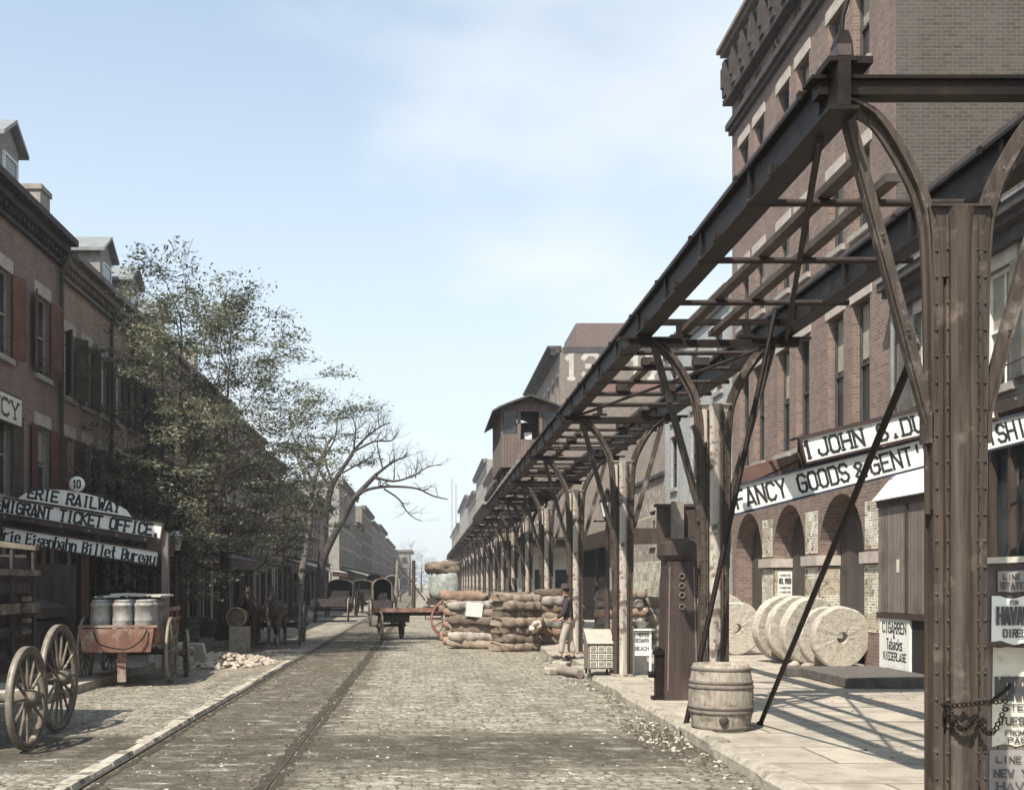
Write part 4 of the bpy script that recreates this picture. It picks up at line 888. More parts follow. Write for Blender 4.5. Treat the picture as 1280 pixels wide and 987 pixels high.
for i, y in enumerate(YC):
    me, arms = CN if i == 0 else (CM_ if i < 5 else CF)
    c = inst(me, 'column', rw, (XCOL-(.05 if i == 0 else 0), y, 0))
    c['label'] = 'large riveted column nearest the camera' if i == 0 else 'riveted single column'
    for nm, am_ in arms: inst(am_, nm, c, (0, 0, 0))
    # crossbeam pair over the column
    cb = MB()
    if i == 0: cb.box(XO-.12, XI+.3, y-.07, y+.07, 5.52, 5.62); cb.box(XO-.18, XI+.3, y-.1, y+.1, 5.625, 5.65)
    else:
        cb.box(XO-.2, XI+.2, y-.06, y+.06, 5.2, 5.29); cb.box(XO-.0, XI+.0, y-.05, y+.05, 5.5, 5.57); cb.box(XO-.35, XO+.5, y-.1, y+.1, 5.292, 5.32); cb.box(XI-.45, XI+.35, y-.1, y+.1, 5.292, 5.32)
        for x in (XO+.5, XI-.5):
            cb.box(x-.05, x+.05, y-.045, y+.045, 5.32, 5.498); cb.box(x-.14, x+.14, y-.05, y+.05, 5.322, 5.36)
    cb.build('crossbeam', GIRD, rw)
for x, nm in ((XO, 'outer'), (XI, 'inner')):
    gm = MB(); s = -1 if x == XO else 1; y0 = 7.9 if s < 0 else 7.2
    gm.box(x-.045, x+.045, y0, YE, 5.37, 5.68); gm.box(x-.11, x+.11, y0, YE, 5.34, 5.368); gm.box(x-.1, x+.1, y0, YE, 5.682, 5.715)
    gm.box(x-.05, x+.05, y0, YE, 5.72, 5.8, 1)
    y = y0+.3
    while y < 70:
        gm.box(x-.075, x-.047, y, y+.07, 5.37, 5.68); gm.box(x+.047, x+.075, y, y+.07, 5.37, 5.68); gm.box(x-.125, x-.1, y+.3, y+.36, 5.66, 5.73)
        gm.box(x-.15, x-.112, y+.9, y+1.0, 5.33, 5.4); y += 1.77
    o_ = gm.build('girder', [GIRD, mk('worn_rail_top', (.12, .09, .08), (.07, .055, .05), 5, .5, .3)], rw)
# tie rods, chairs and stringers
k = 0; far_rods = MB(); q = random.Random(9)
for i, y in enumerate(YC[:-1]):
    nd = 4 if i == 0 else 6
    for j in range(1, nd):
        yy = y+7.07*j/nd
        if y < 64:
            r_ = MB(); r_.tube([(XO-.12, yy, 5.36), (XI+.22, yy, 5.36)], .035, 8)
            if i > 0 and j % 2 == 0:
                for x in (3.5, 4.3): r_.box(x-.12, x+.12, yy-.09, yy+.09, 5.4, 5.52)
            r_.build('cross_rod', RUST, rw)
        else: far_rods.beam((XO-.1, yy, 5.36), (XI+.2, yy, 5.36), .06, .06)
tag(far_rods.build('cross_rods', RUST, rw), kind='stuff')
for x, ya, yb in ((3.52, 9.1, 15.4), (3.96, 9.5, 15.5), (3.52, 17.2, 19.6), (4.3, 22.0, 24.8), (3.5, 25.5, 30), (4.3, 29.4, 36)):
    m = MB(); m.box(x-.06, x+.06, ya, yb, 5.4, 5.47)
    if ya == 8.25: m.box(3.72, 4.06, 8.09, 9.5, 5.42, 5.517)
    m.build('timber_stringer', mk('dark_timber', (.10, .082, .07), (.06, .048, .042), 5, .85), rw)
m = MB(); y = 36.0
while y < YE: m.box(XO-.05, XI+.05, y, y+.18, 5.82, 5.95); y += .75
tag(m.build('sleepers', TIMB, rw), kind='stuff')
for (a, b) in (((XO, 8.4, 5.32), (XI, 15.1, 5.28)), ((XI, 15.4, 5.3), (XO, 22.3, 5.3))):
    m = MB(); m.tube([a, b], .028, 8); m.build('diagonal_rod', RUST, rw)
# pulley block on the open end
m = MB(); m.box(2.88, 3.2, 8.02, 8.28, 5.72, 5.77); m.prism([(2.95, 5.773), (3.09, 5.773), (3.08, 5.9), (3.05, 5.99), (2.99, 5.99), (2.96, 5.9)], 8.09, 8.21); m.tube([(3.02, 8.15, 5.98), (3.03, 8.15, 6.12), (3.1, 8.15, 6.35), (3.12, 8.16, 7.2)], .018, 8); m.build('pulley_block', GIRD, rw)

# temporary shores standing on the pavement and kerb
def shore(a, b, r, label):
    m = MB(); m.tube([a, b], r, 10); m.lathe([(r*1.5, 0), (r*1.5, .05), (r, .06)], (a[0], a[1], a[2]-.02), 10)
    return tag(m.build('shore_pole', GIRD, None, tuple(a)), label, 'pole', 'iron poles shoring the railway')
shore(tuple(P(855, 916, 14.6)), tuple(P(970, 385, 15.1)), .035, 'long thin iron pole leaning from the kerb edge up beside the barrel')
shore(tuple(P(950, 905, 14.63)), tuple(P(1146, 432, 8.35)), .03, 'leaning iron pole standing right of the barrel, up to the nearest column')

# chain from column to the newsstand
ch = MB(); a = Vector((3.69, 8.0, 1.13)); b = P(1262, 857, 9.42); N = 40
for i in range(N):
    t = i/(N-1); p_ = a+(b-a)*t; p_.z -= .10*sin(pi*t); d = (b-a).normalized(); side = Vector((0, 0, 1)) if i % 2 else Vector((0, 1, 0))
    l = .04; ch.tube([p_-d*l+side*.0, p_-d*l*.5+side*.016, p_+d*l*.5+side*.016, p_+d*l, p_+d*l*.5-side*.016, p_-d*l*.5-side*.016, p_-d*l], .007, 5)
for x in (0,):
    for (u0, v0, u1, v1, sg) in ((3.70, 1.12, 4.12, 1.16, .0), (3.72, 1.10, 3.90, 1.02, .10), (3.92, 1.04, 4.12, 1.10, .14)):
        for s in range(14):
            t1 = s/13; ch.lathe([(.012, -.006), (.02, -.006), (.02, .006), (.012, .006)], (u0+(u1-u0)*t1, 7.985-.012*(s % 2), v0+(v1-v0)*t1-sg*sin(pi*t1)), 8, 'y', closed=True)
tag(ch.build('iron_chain', GIRD, None, tuple(a)), 'rusty chain strung from the nearest column to the bill-covered stand', 'chain')

# railway car
o = thing('railway_car', 'small wooden railway car with curved roof and open end door on the elevated tracks', 'railway car', (3.9, 42.2, 5.8))
y0, y1 = 42.2, 47.3; x0, x1 = 2.8, 5.0; z0 = 6.45
carm = planks('car_boards', (.18, .135, .115), (.11, .08, .07), .12); m = MB()
m.box(x0, x1, y0, y0+.05, z0, z0+.95); m.box(x0, x0+.75, y0, y0+.05, z0+.953, z0+1.15); m.box(x1-.75, x1, y0, y0+.05, z0+.953, z0+1.15)
for xa, xb in ((x0, x0+.1), (x0+.62, x0+.76), (x1-.76, x1-.62), (x1-.1, x1)): m.box(xa, xb, y0, y0+.05, z0+1.153, z0+2.0)
m.box(x0, x1, y0, y0+.05, z0+2.003, z0+2.25); m.box(x0, x0+.05, y0+.052, y1, z0, z0+.95); m.box(x1-.05, x1, y0+.052, y1, z0, z0+.95); m.box(x0, x1, y1, y1+.05, z0, z0+2.3)
m.box(x0, x0+.05, y0+.052, y1, z0+1.75, z0+2.1); m.box(x1-.05, x1, y0+.052, y1, z0+1.75, z0+2.1)
for k_ in range(7):
    yy = y0+.06+(y1-y0-.2)*k_/6; m.box(x0, x0+.05, yy, yy+.1, z0+.953, z0+1.747); m.box(x1-.05, x1, yy, yy+.1, z0+.953, z0+1.747)
m.box(x0, x1, y0, y1, z0-.1, z0-.003); m.build('body', carm, o)
arc = [(x0-.34+(x1-x0+.68)*i/12, z0+1.98+.60*(1-abs(i/6-1))**.8) for i in range(13)]
m = MB(); m.prism(arc+[(a_, b_-.07) for a_, b_ in reversed(arc)], y0-.45, y1+.4); m.build('roof', SLATE, o)
m = MB(); m.prism([(a_*.78+.858, b_-.1) for a_, b_ in arc]+[(x1-.1, z0+2.1), (x0+.1, z0+2.1)], y0+.06, y0+.1); m.build('gable_panel', carm, o)
for xa in (x0+.1, x1-.62): MB().box(xa+.02, xa+.5, y0+.02, y0+.03, z0+1.15, z0+2.0).build('window', GLASS, o)
MB().box(x0+.9, x0+1.2, y0+.3, y0+.33, z0+.4, z0+1.25).build('notice_board', WHITEP, o)
m = MB(); m.box(x0+.2, x1-.2, y0+.1, y1-.2, z0-.32, z0-.12); m.build('underframe', GIRD, o)
for yy in (y0+.9, y1-.9):
    for xx in (3.0, 4.8): m = MB(); m.lathe([(0, -.05), (.3, -.05), (.3, .05), (0, .05)], (xx, yy, 6.1), 16, 'x'); m.build('wheel', GIRD, o)
m = MB(); m.box(2.5, 2.62, y0-.8, y1+1, 5.5, 5.7); m.box(2.2, 2.6, y0+2, y1+6, 4.9, 5.1); m.build('side_step', GIRD, o)

# ------------------------------------------------------------------ street furniture, right pavement
# barrel
bc = (3.72, 14.15, .15); o = thing('wooden_barrel', 'whitewashed wooden hogshead barrel standing on the pavement corner by the second column', 'barrel', bc)
m = MB(); prof = [(.345+.055*sin(pi*t/12), .83*t/12) for t in range(13)]; m.lathe(prof[:-1]+[(.345, .83), (.32, .83), (.315, .79), (0, .79)], bc, 28); m.build('staves', BARRELM, o)
for z in (.05, .24, .3, .55, .61, .77): r0 = .345+.055*sin(pi*z/.83); m = MB(); m.lathe([(r0+.003, z-.022), (r0+.01, z-.018), (r0+.01, z+.018), (r0+.003, z+.022)], bc, 28); m.build('hoop', HOOP, o)
MB().blob((3.66, 13.77, .3), (.06, .03, .06), 4, .1).build('bung', DARKW, o)
# tall tapering pillar
pc = P(848, 873, 17.9); pc = (pc.x, 17.9, .15); o = thing('pillar_post', 'tall tapering maroon brown pillar with capped top and carved scrollwork beside the barrel', 'pillar', pc)
m = MB(); x, y, z = pc
def taper(m, x, y, z0, z1, w0, w1): m.add([(x-w0, y-w0, z0), (x+w0, y-w0, z0), (x+w0, y+w0, z0), (x-w0, y+w0, z0), (x-w1, y-w1, z1), (x+w1, y-w1, z1), (x+w1, y+w1, z1), (x-w1, y+w1, z1)], [(3, 2, 1, 0), (4, 5, 6, 7), (0, 1, 5, 4), (1, 2, 6, 5), (2, 3, 7, 6), (3, 0, 4, 7)])
taper(m, x, y, .15, 2.36, .285, .23); m.build('shaft', PURP, o)
m = MB(); taper(m, x, y, 2.363, 2.43, .25, .29); taper(m, x, y, 2.433, 2.62, .29, .275); taper(m, x, y, 2.623, 2.7, .275, .12); m.build('cap', PURP, o)
m = MB()
for dx in (-.2, .2): m.beam((x+dx*1.15, y-.285, .3), (x+dx*.95, y-.238, 2.25), .02, .012, (0, -1, 0))
t = MB()
for zz in (2.1, 1.95, 1.8, 1.62): m.lathe([(.035, -.012), (.05, -.012), (.05, 0), (.035, 0)], (x, y-.245-(2.3-zz)*.02, zz), 14, 'y', closed=True)
m.build('carving', mk('carved_edge', (.2, .16, .145), (.14, .11, .1), 5), o)
m = MB(); m.box(x-.09, x+.09, y+.0, y+.16, 2.7, 3.3); m.build('upper_post', TIMB, o)
m = MB(); m.box(x-.3, x+.36, y+.17, y+.25, 2.72, 3.22); m.box(x-.34, x+.4, y+.14, y+.28, 3.223, 3.27); m.build('sign_back', PURP, o)
# hydrant
hc = (3.68, 17.75, .15); o = thing('fire_hydrant', 'small dark iron hydrant standing left of the tall pillar', 'hydrant', hc)
m = MB(); m.box(3.62-.05, 3.74+.05, 17.66, 17.84, .15, .21); m.box(3.62, 3.74, 17.69, 17.81, .213, .86); m.build('body', GIRD, o); m = MB(); m.prism([(3.59, .863), (3.77, .863), (3.75, .94), (3.68, .99), (3.61, .94)], 17.66, 17.84); m.build('cap', GIRD, o)
m = MB(); m.lathe([(.05, -.1), (.055, -.02), (.04, 0)], (3.62, 17.75, .55), 10, 'x'); m.build('outlet', GIRD, o)

# millstones
def mill(x, y, r, t, ry, rx, label, seed):
    m = MB(); q = random.Random(seed); n = 48; rin = .13; prof = [(rin, 0), (r-.03, 0), (r-.008, .02), (r, .05), (r, t-.05), (r-.01, t-.02), (r-.03, t), (rin, t)]
    vs = []; fs = []
    for i, (a, z) in enumerate(prof):
        for k in range(n):
            tt = 2*pi*k/n; rr = a*(1+(.012*sin(3*tt+seed)+.008*sin(7*tt+2*seed)+q.uniform(-.006, .006) if a > rin else 0)); vs.append((rr*cos(tt), z+q.uniform(-.006, .006), rr*sin(tt)))
    for i in range(len(prof)):
        for k in range(n): j = (i+1) % len(prof); fs.append((n*i+k, n*j+k, n*j+(k+1) % n, n*i+(k+1) % n))
    m.add(vs, fs, 0, False); o = m.build('millstone', MILL); o.location = (x, y, .15+r*cos(rx)+.005); o.rotation_euler = (rx, 0, ry)
    tag(o, label, 'millstone', 'millstones standing on the pavement'); return o
mill(8.92, 24.0, .67, .22, .16, .10, 'nearest millstone, its whole face and centre hole in view beside the porch', 1)
mill(8.78, 24.5, .66, .18, .22, .03, 'thin dark-edged millstone directly behind the nearest one', 2)
mill(8.66, 25.05, .76, .24, .3, .08, 'large millstone with pale face, front of the leaning row of large ones', 3)
mill(8.53, 25.6, .77, .23, .24, .03, 'large millstone second in the leaning row, rim catching the sun', 4)
mill(8.40, 26.15, .78, .25, .32, .06, 'large millstone at the back left of the leaning row', 5)
mill(7.93, 28.6, .68, .28, .05, .03, 'leftmost millstone with visible centre hole, just right of the second column', 6)
mill(7.72, 29.5, .80, .3, .05, .03, 'millstone half hidden behind the leftmost one', 7)
q = random.Random(2)
for i, (x, y) in enumerate(((8.25, 24.2), (8.05, 24.5))):
    tag(MB().blob((x, y, .2), (.13, .1, .08), i+3, .2).build('loose_stone', RUBBLE, None, (x, y, .15)), ('small pale stone lying left of the nearest millstone', 'second small stone, farther back beside the millstones')[i], 'stone')

# bill-covered newsstand at the right edge
o = thing('bill_covered_stand', 'wooden stand plastered with shipping bills at the right edge behind the nearest column', 'newsstand', (6.2, 8.6, .15))
m = MB(); m.box(5.24, 7.6, 8.6, 9.0, .15, 1.48); m.build('base', KWOOD, o)
m = MB(); m.box(5.2, 7.7, 8.45, 9.05, 1.485, 2.16); m.build('upper_case', mk('purple_grey_boards', (.12, .098, .095), (.07, .056, .055), 3, .8), o)
m = MB(); m.path(curve([(5.16, 8.62, 2.18), (5.7, 8.64, 2.2), (6.3, 8.62, 2.21), (7.7, 8.62, 2.26)], 4), .5, .05, (0, 1, 0)); m.tube([(5.6, 8.38, 2.28), (6.3, 8.36, 2.36), (7.6, 8.36, 2.45)], .05, 8); m.build('canvas_top', CANVAS, o)
def bill(o, x0, x1, z0, z1, y, lines, mat=PAPER, seed=1, name='printed_bill'):
    q = random.Random(seed); m = MB(); n = 12; top = [(x0+(x1-x0)*i/n, z1+q.uniform(-.012, .012)) for i in range(n+1)]; bot = [(x0+(x1-x0)*i/n+q.uniform(-.01, .01), z0+q.uniform(-.02, .02)) for i in range(n+1)]
    fs = [(i, i+1, n+2+i, n+1+i) for i in range(n)]; m.add([(a, y+q.uniform(-.004, .004), b) for a, b in bot]+[(a, y+q.uniform(-.004, .004), b) for a, b in top], fs); b_ = m.build(name, mat, o)
    t = MB()
    for (s, z, h, xa, xb, sf_) in lines: text(t, s, (0, y-.009, z), (1, 0, 0), (0, 0, 1), (0, -1, 0), h, xa, xb, .2, sf_)
    if lines: t.build('lettering', INK2, b_)
bill(o, 5.31, 6.1, 1.5, 1.88, 8.43, [('HAVANA', 1.66, .13, 5.35, 5.68, .6), ('DIRECT', 1.55, .06, 5.4, 5.63, .6), ('FOR', 1.82, .03, 5.46, 5.53, 0)], SIGNW, 2)
bill(o, 5.36, 6.1, 1.92, 2.1, 8.43, [('LINE TO THE', 2.03, .04, 5.4, 5.8, 0), ('STATE OF CUBA', 1.95, .05, 5.38, 5.9, .5)], mk('grey_bill_paper', (.30, .27, .255), (.22, .2, .19), 4, .9), 3)
bill(o, 5.40, 6.2, .62, 1.46, 8.59, [('MORRO CASTLE', 1.02, .17, 5.42, 6.2, .5), ('STEAMER', .92, .05, 5.48, 5.9, 0), ('TUESDAY AT 3', .8, .06, 5.45, 6.1, .4), ('FROM PIER 3', .71, .04, 5.5, 5.95, 0), ('PASSAGE', .645, .045, 5.52, 5.9, .5)], PAPER, 4)
bill(o, 5.37, 6.2, .2, .58, 8.585, [('LINE TO', .48, .05, 5.42, 5.8, 0), ('NEW YORK AND', .36, .06, 5.4, 6.1, .5), ('HAVANA', .25, .06, 5.42, 5.9, .5)], mk('grey_bill_paper', (.3, .27, .25), (.2, .2, .2)), 5)

o.location += Vector((-.6, .9, 0))
# advertising box left of the third column and board stand right of it
o = thing('notice_box', 'slant-topped box papered with small printed cards, left of the third column', 'notice box', (3.5, 22.6, .15))
m = MB(); m.prism([(22.3, .28), (22.9, .28), (22.9, 1.0), (22.75, 1.02), (22.3, .78)], 3.22, 3.72, 0, 'yz'); m.build('body', KWOOD, o)
m = MB(); m.quad((3.2, 22.26, .79), (3.74, 22.26, .79), (3.74, 22.78, 1.06), (3.2, 22.78, 1.06)); m.build('sheet', STONE, o)
cd = MB(); ct = MB()
for i in range(3):
    for j in range(3):
        xx = 3.26+.155*i; zz = .32+.15*j; cd.box(xx, xx+.13, 22.285, 22.296, zz, zz+.12)
        for r_ in range(3): ct.box(xx+.015, xx+.115, 22.281, 22.2845, zz+.02+.032*r_, zz+.037+.032*r_)
cc = cd.build('cards', PAPER, o); ct.build('lettering', INK2, cc)
m = MB()
for xx in (3.26, 3.68): m.box(xx-.02, xx+.02, 22.34, 22.4, .15, .28); m.box(xx-.02, xx+.02, 22.8, 22.86, .15, .28)
m.build('feet', DARKW, o)
o = thing('board_stand', 'small stand with white printed board and a basin on top, right of the third column', 'stand', (4.3, 22.5, .15))
m = MB(); m.box(4.1, 4.14, 22.3, 22.36, .15, 1.05); m.box(4.44, 4.48, 22.3, 22.36, .15, 1.05); m.box(4.1, 4.48, 22.75, 22.8, .15, .9); m.box(4.05, 4.55, 22.25, 22.85, 1.053, 1.08); m.build('frame', WHITEP, o)
m = MB(); m.box(4.143, 4.437, 22.31, 22.34, .55, 1.03); bb = m.build('board', SIGNW, o)
t = MB()
for s_, z_, h_ in (('LIVERIES', .93, .07), ('SEGARS', .82, .07), ('BEACH', .66, .07)): text(t, s_, (4.15, 22.306, z_), (1, 0, 0), (0, 0, 1), (0, -1, 0), h_, 0, .28, .2, 0)
t.build('lettering', INK2, bb)
m = MB(); m.lathe([(.1, 0), (.19, .12), (.2, .13), (.18, .12), (.09, .015), (0, .015)], (4.3, 22.55, 1.083), 18); m.build('basin', CAN, o)

# lamp posts
def lamp(name, label, x, y, H, sx=1.0):
    o = thing(name, label, 'street lamp', (x, y, .15)); m = MB()
    m.lathe([(.17, 0), (.17, .12), (.13, .16), (.12, .5), (.15, .54), (.08, .62), (.06, .9), (.045, H-1.0), (.06, H-.98), (.035, H-.94), (.03, H-.8)], (x, y, .15), 14)
    m.build('post', PURP, o); m = MB(); m.tube([(x-.28, y, H-.72), (x+.28, y, H-.72)], .018, 8); m.blob((x-.29, y, H-.72), (.03, .03, .03), 1, 0, n1=5, n2=8); m.blob((x+.29, y, H-.72), (.03, .03, .03), 1, 0, n1=5, n2=8); m.build('ladder_bar', GIRD, o)
    m = MB(); z = H-.62
    m.lathe([(.10, z), (.17, z+.34)], (x, y, 0), 4, smooth=False); lt = m.build('lantern', mk('lantern_glass', (.55, .56, .54), (.42, .43, .42), 3, .15), o)
    m = MB()
    for k_ in range(4): a_ = pi/2*k_; m.beam((x+.105*cos(a_), y+.105*sin(a_), z-.01), (x+.178*cos(a_), y+.178*sin(a_), z+.35), .014, .014)
    m.lathe([(.19, z+.343), (.2, z+.36), (.07, z+.5), (.05, z+.56), (.07, z+.58), (.02, z+.66)], (x, y, 0), 4, smooth=False); m.lathe([(.03, z-.12), (.11, z-.004)], (x, y, 0), 4, smooth=False); m.build('lantern_frame', GIRD, lt)
    if sx < 1: m = MB(); m.lathe([(.2, z+.362), (.19, z+.38), (.075, z+.495)], (x, y, 0), 4, smooth=False); m.build('reflector', WHITEP, lt)
    return o
lamp('street_lamp', 'gas street lamp behind the third column on the right pavement', 4.2, 26, 4.15)
lamp('street_lamp', 'gas street lamp on the left kerb in front of the leafy tree', -6.42, 28.7, 3.45, .9)

# ------------------------------------------------------------------ wagons
def wheel_mesh(r, spokes=12, rim=.06, mats=None, w=.06, hub=.09):
    m = MB(); m.lathe([(r-.012, -w/2), (r, -w/2), (r, w/2), (r-.012, w/2)], n=40, axis='x', mi=1, closed=True)
    m.lathe([(r-rim-.012, -w*.42), (r-.013, -w*.42), (r-.013, w*.42), (r-rim-.012, w*.42)], n=40, axis='x', closed=True)
    m.lathe([(.03, -.16), (hub*.7, -.15), (hub, -.05), (hub, .05), (hub*.7, .15), (.03, .16)], n=14, axis='x')
    for i in range(spokes):
        a = 2*pi*i/spokes; m.tube([(0, hub*.9*cos(a), hub*.9*sin(a)), (0, (r-rim)*cos(a), (r-rim)*sin(a))], [.024, .017], 6)
    return m.mesh('wheel', mats)
WT = wheel_mesh(.66, 12, .07, [CARTG, TYRE]); WTB = wheel_mesh(.72, 14, .08, [CARTG, TYRE], .08, .11); WTS = wheel_mesh(.5, 12, .06, [CARTG, TYRE]); WRED = wheel_mesh(.72, 14, .07, [mk('red_wheel_paint', (.33, .14, .11), (.22, .1, .08), 4, .7), TYRE]); WDK = wheel_mesh(.6, 12, .06, [CARTD, TYRE])
# milk cart (faces away, tailboard toward the camera)
o = thing('milk_cart', 'red brown two-axle milk cart loaded with dented cans, tailboard toward the camera', 'cart', (-5.9, 22.6, 0), rz=radians(4), world=False)
m = MB(); m.box(-.72, .62, -1.25, 1.6, .78, .86); m.add([(-.78, -1.33, 1.12), (.62, -1.33, 1.14), (.55, -1.28, .68), (-.72, -1.28, .68), (-.78, -1.28, 1.12), (.62, -1.28, 1.14), (.55, -1.23, .68), (-.72, -1.23, .68)], [(0, 1, 2, 3), (7, 6, 5, 4), (0, 4, 5, 1), (1, 5, 6, 2), (2, 6, 7, 3), (3, 7, 4, 0)]); m.build('body', CARTR, o)
m = MB(); m.box(-.75, -.7, -1.2, 1.6, .862, 1.15); m.box(.6, .65, -1.2, 1.6, .862, 1.15); m.box(-.8, .68, -1.34, -1.2, 1.15, 1.19); m.build('side_board', CARTR, o)
m = MB()
for yy in (-.2, .5, 1.2): m.box(.66, .69, yy, yy+.05, 1.0, 1.5)
m.box(.66, .7, -.25, 1.5, 1.42, 1.5); m.box(.66, .7, -.25, 1.5, 1.22, 1.28); m.build('stake_rack', CARTR, o)
wl = inst(WT, 'wheel', o, (-.88, -.35, .66)); wl = inst(WT, 'wheel', o, (.8, -.35, .66)); w3 = inst(WTS, 'wheel', o, (-.75, 1.5, .5), radians(-16)); w4 = inst(WTS, 'wheel', o, (.85, 1.35, .5), radians(14))
m = MB(); m.tube([(-.85, -.35, .66), (.8, -.35, .66)], .035, 8); m.tube([(-.75, 1.5, .5), (.85, 1.35, .5)], .035, 8); m.tube([(0, -.4, .6), (0, 1.7, .5)], .05, 8); m.build('axle', CARTD, o)
m = MB(); m.box(-.1, .06, -1.15, -1.05, .1, .78); m.build('prop', CARTR, o)
m = MB(); m.tube(curve([(-.5, -1.36, 1.08), (-.38, -1.38, .84), (.1, -1.38, .74), (.4, -1.38, .92), (.5, -1.36, 1.12)], 5), .014, 6); m.build('chain', GIRD, o)
CANM = MB(); CANM.lathe([(0, 0), (.19, 0), (.2, .02), (.2, .04), (.19, .05), (.188, .2), (.194, .21), (.194, .23), (.188, .24), (.186, .42), (.196, .43), (.196, .45), (.18, .47), (.155, .49), (.0, .5)], n=20)
LID = MB(); LID.lathe([(.16, .485), (.168, .49), (.168, .515), (.14, .525), (0, .53)], n=16); HND = MB(); HND.tube([(-.06, 0, .52), (-.05, 0, .57), (.05, 0, .57), (.06, 0, .52)], .01, 6)
cm_, lm_, hm_ = CANM.mesh('milk_can', [CAN]), LID.mesh('lid', [CAN]), HND.mesh('handle', [GIRD])
ordn = ['first', 'second', 'third', 'fourth']
base = Vector((-5.9, 22.6, 0)); rot = Matrix.Rotation(radians(4), 3, 'Z')
for r_ in range(4):
    for c_ in range(3):
        p_ = base+rot@Vector((-.45+.42*c_, -1.0+.44*r_, .862)); cn = bpy.data.objects.new('milk_can', cm_); col.objects.link(cn); cn.location = p_; cn.scale = (1, 1, 1.3); cn.rotation_euler[2] = R.uniform(0, 3); ORG[cn.name] = (0, 0, 0); cn.location[2] += .13
        tag(cn, 'dented milk can on the red brown cart, %s row from the tailboard, %s' % (ordn[r_], ('left end', 'middle', 'right end')[c_]), 'milk can', 'milk cans on the cart'); l_ = inst(lm_, 'lid', cn, (0, 0, 0)); inst(hm_, 'handle', l_, (0, 0, 0))
m = MB(); pts = [(x, y) for x in (-.62, -.3, .1, .5, .75) for y in (-.75, -.2, .4, 1.0)]
for (xa, xb, ya, yb, z, a_) in ((-.62, .0, -.75, .9, 1.70, .02), (-.35, .62, -.6, 1.1, 1.745, -.03)):
    m.add([base+rot@Vector(v) for v in ((xa, ya, z), (xb, ya+.05, z+a_), (xb, yb, z+a_), (xa, yb, z), (xa, ya, z+.04), (xb, ya+.05, z+.04+a_), (xb, yb, z+.04+a_), (xa, yb, z+.04))], [(0, 3, 2, 1), (4, 5, 6, 7), (0, 1, 5, 4), (1, 2, 6, 5), (2, 3, 7, 6), (3, 0, 4, 7)])
tag(m.build('canvas_cover', CANVAS, None, (-5.9, 22.6, 1.5)), 'folded pale canvas lying over the rear rows of milk cans', 'canvas')

# foreground wagon on the left
o = thing('slatted_wagon', 'tall dark slat-sided wagon with dusty wheels, cut by the left edge', 'wagon', (-5.6, 14.2, 0), world=False)
inst(wheel_mesh(.62, 12, .08, [CARTG, TYRE], .08, .11), 'wheel', o, (.82, -.78, .62)); inst(WTB, 'wheel', o, (.66, .86, .72)); inst(WTB, 'wheel', o, (-1.3, .86, .72)); inst(wheel_mesh(.62, 12, .08, [CARTG, TYRE], .08, .11), 'wheel', o, (-1.3, -.78, .62))
m = MB(); m.tube([(-1.35, -.78, .62), (.95, -.78, .62)], .06, 10); m.tube([(-1.3, .86, .72), (.72, .86, .72)], .06, 10); m.build('axle', CARTG, o)
m = MB(); m.box(-1.6, -.03, -1.5, 1.8, .98, 1.1); m.box(-.09, -.071, -1.5, 1.8, 1.103, 2.35)
for zz in (1.25, 1.55, 1.85): m.box(-.07, -.02, -1.5, 1.8, zz, zz+.16)
for yy in (-1.5, -.7, .1, .9, 1.72): m.box(-.019, .02, yy, yy+.08, 1.0, 2.45)
m.box(-1.6, -.1, 1.75, 1.8, 1.103, 2.4); m.build('body', CARTD, o)
m = MB(); m.box(.023, .07, -1.55, 1.86, 2.1, 2.18); m.box(.023, .06, -1.55, 1.86, 1.58, 1.72); m.prism([(-1.65, 2.62), (.05, 2.46), (.05, 2.52), (-1.65, 2.76)], 1.7, 1.86); m.prism([(-1.65, 2.62), (.05, 2.46), (.05, 2.52), (-1.65, 2.76)], -1.56, -1.4); m.build('rail', CARTG, o)
m = MB()
for i in range(4): m.box(.075, .14, 1.1, 1.3, 1.3+.15*i, 1.36+.15*i)
m.build('rung', CARTG, o)

# flatbed wagon across the street, behind the bales
o = thing('flatbed_wagon', 'long dark flatbed wagon with one tall red wheel standing crosswise behind the bales', 'wagon', (-.3, 39.6, 0), world=False)
m = MB(); m.box(-1.6, 2.2, -.7, .7, 1.02, 1.1); m.box(-1.62, 2.2, -.74, -.703, .98, 1.13); m.build('deck', CARTR, o)
m = MB(); m.box(-1.5, 2.1, -.45, -.35, .85, 1.015); m.box(-1.5, 2.1, .35, .45, .85, 1.015); m.box(-1.2, -.3, -.5, .5, .62, .84); m.build('frame', CARTD, o)
for yy in (-.82, .82): inst(WRED, 'wheel', o, (1.15, yy, .72), pi/2)
inst(WTS, 'wheel', o, (-1.3, -.6, .5), radians(12)); inst(WTS, 'wheel', o, (-.6, .7, .5), radians(12))
m = MB(); m.tube([(1.15, -.82, .72), (1.15, .82, .72)], .05); m.tube([(-1.3, -.6, .5), (-.6, .7, .5)], .05); m.build('axle', CARTD, o)
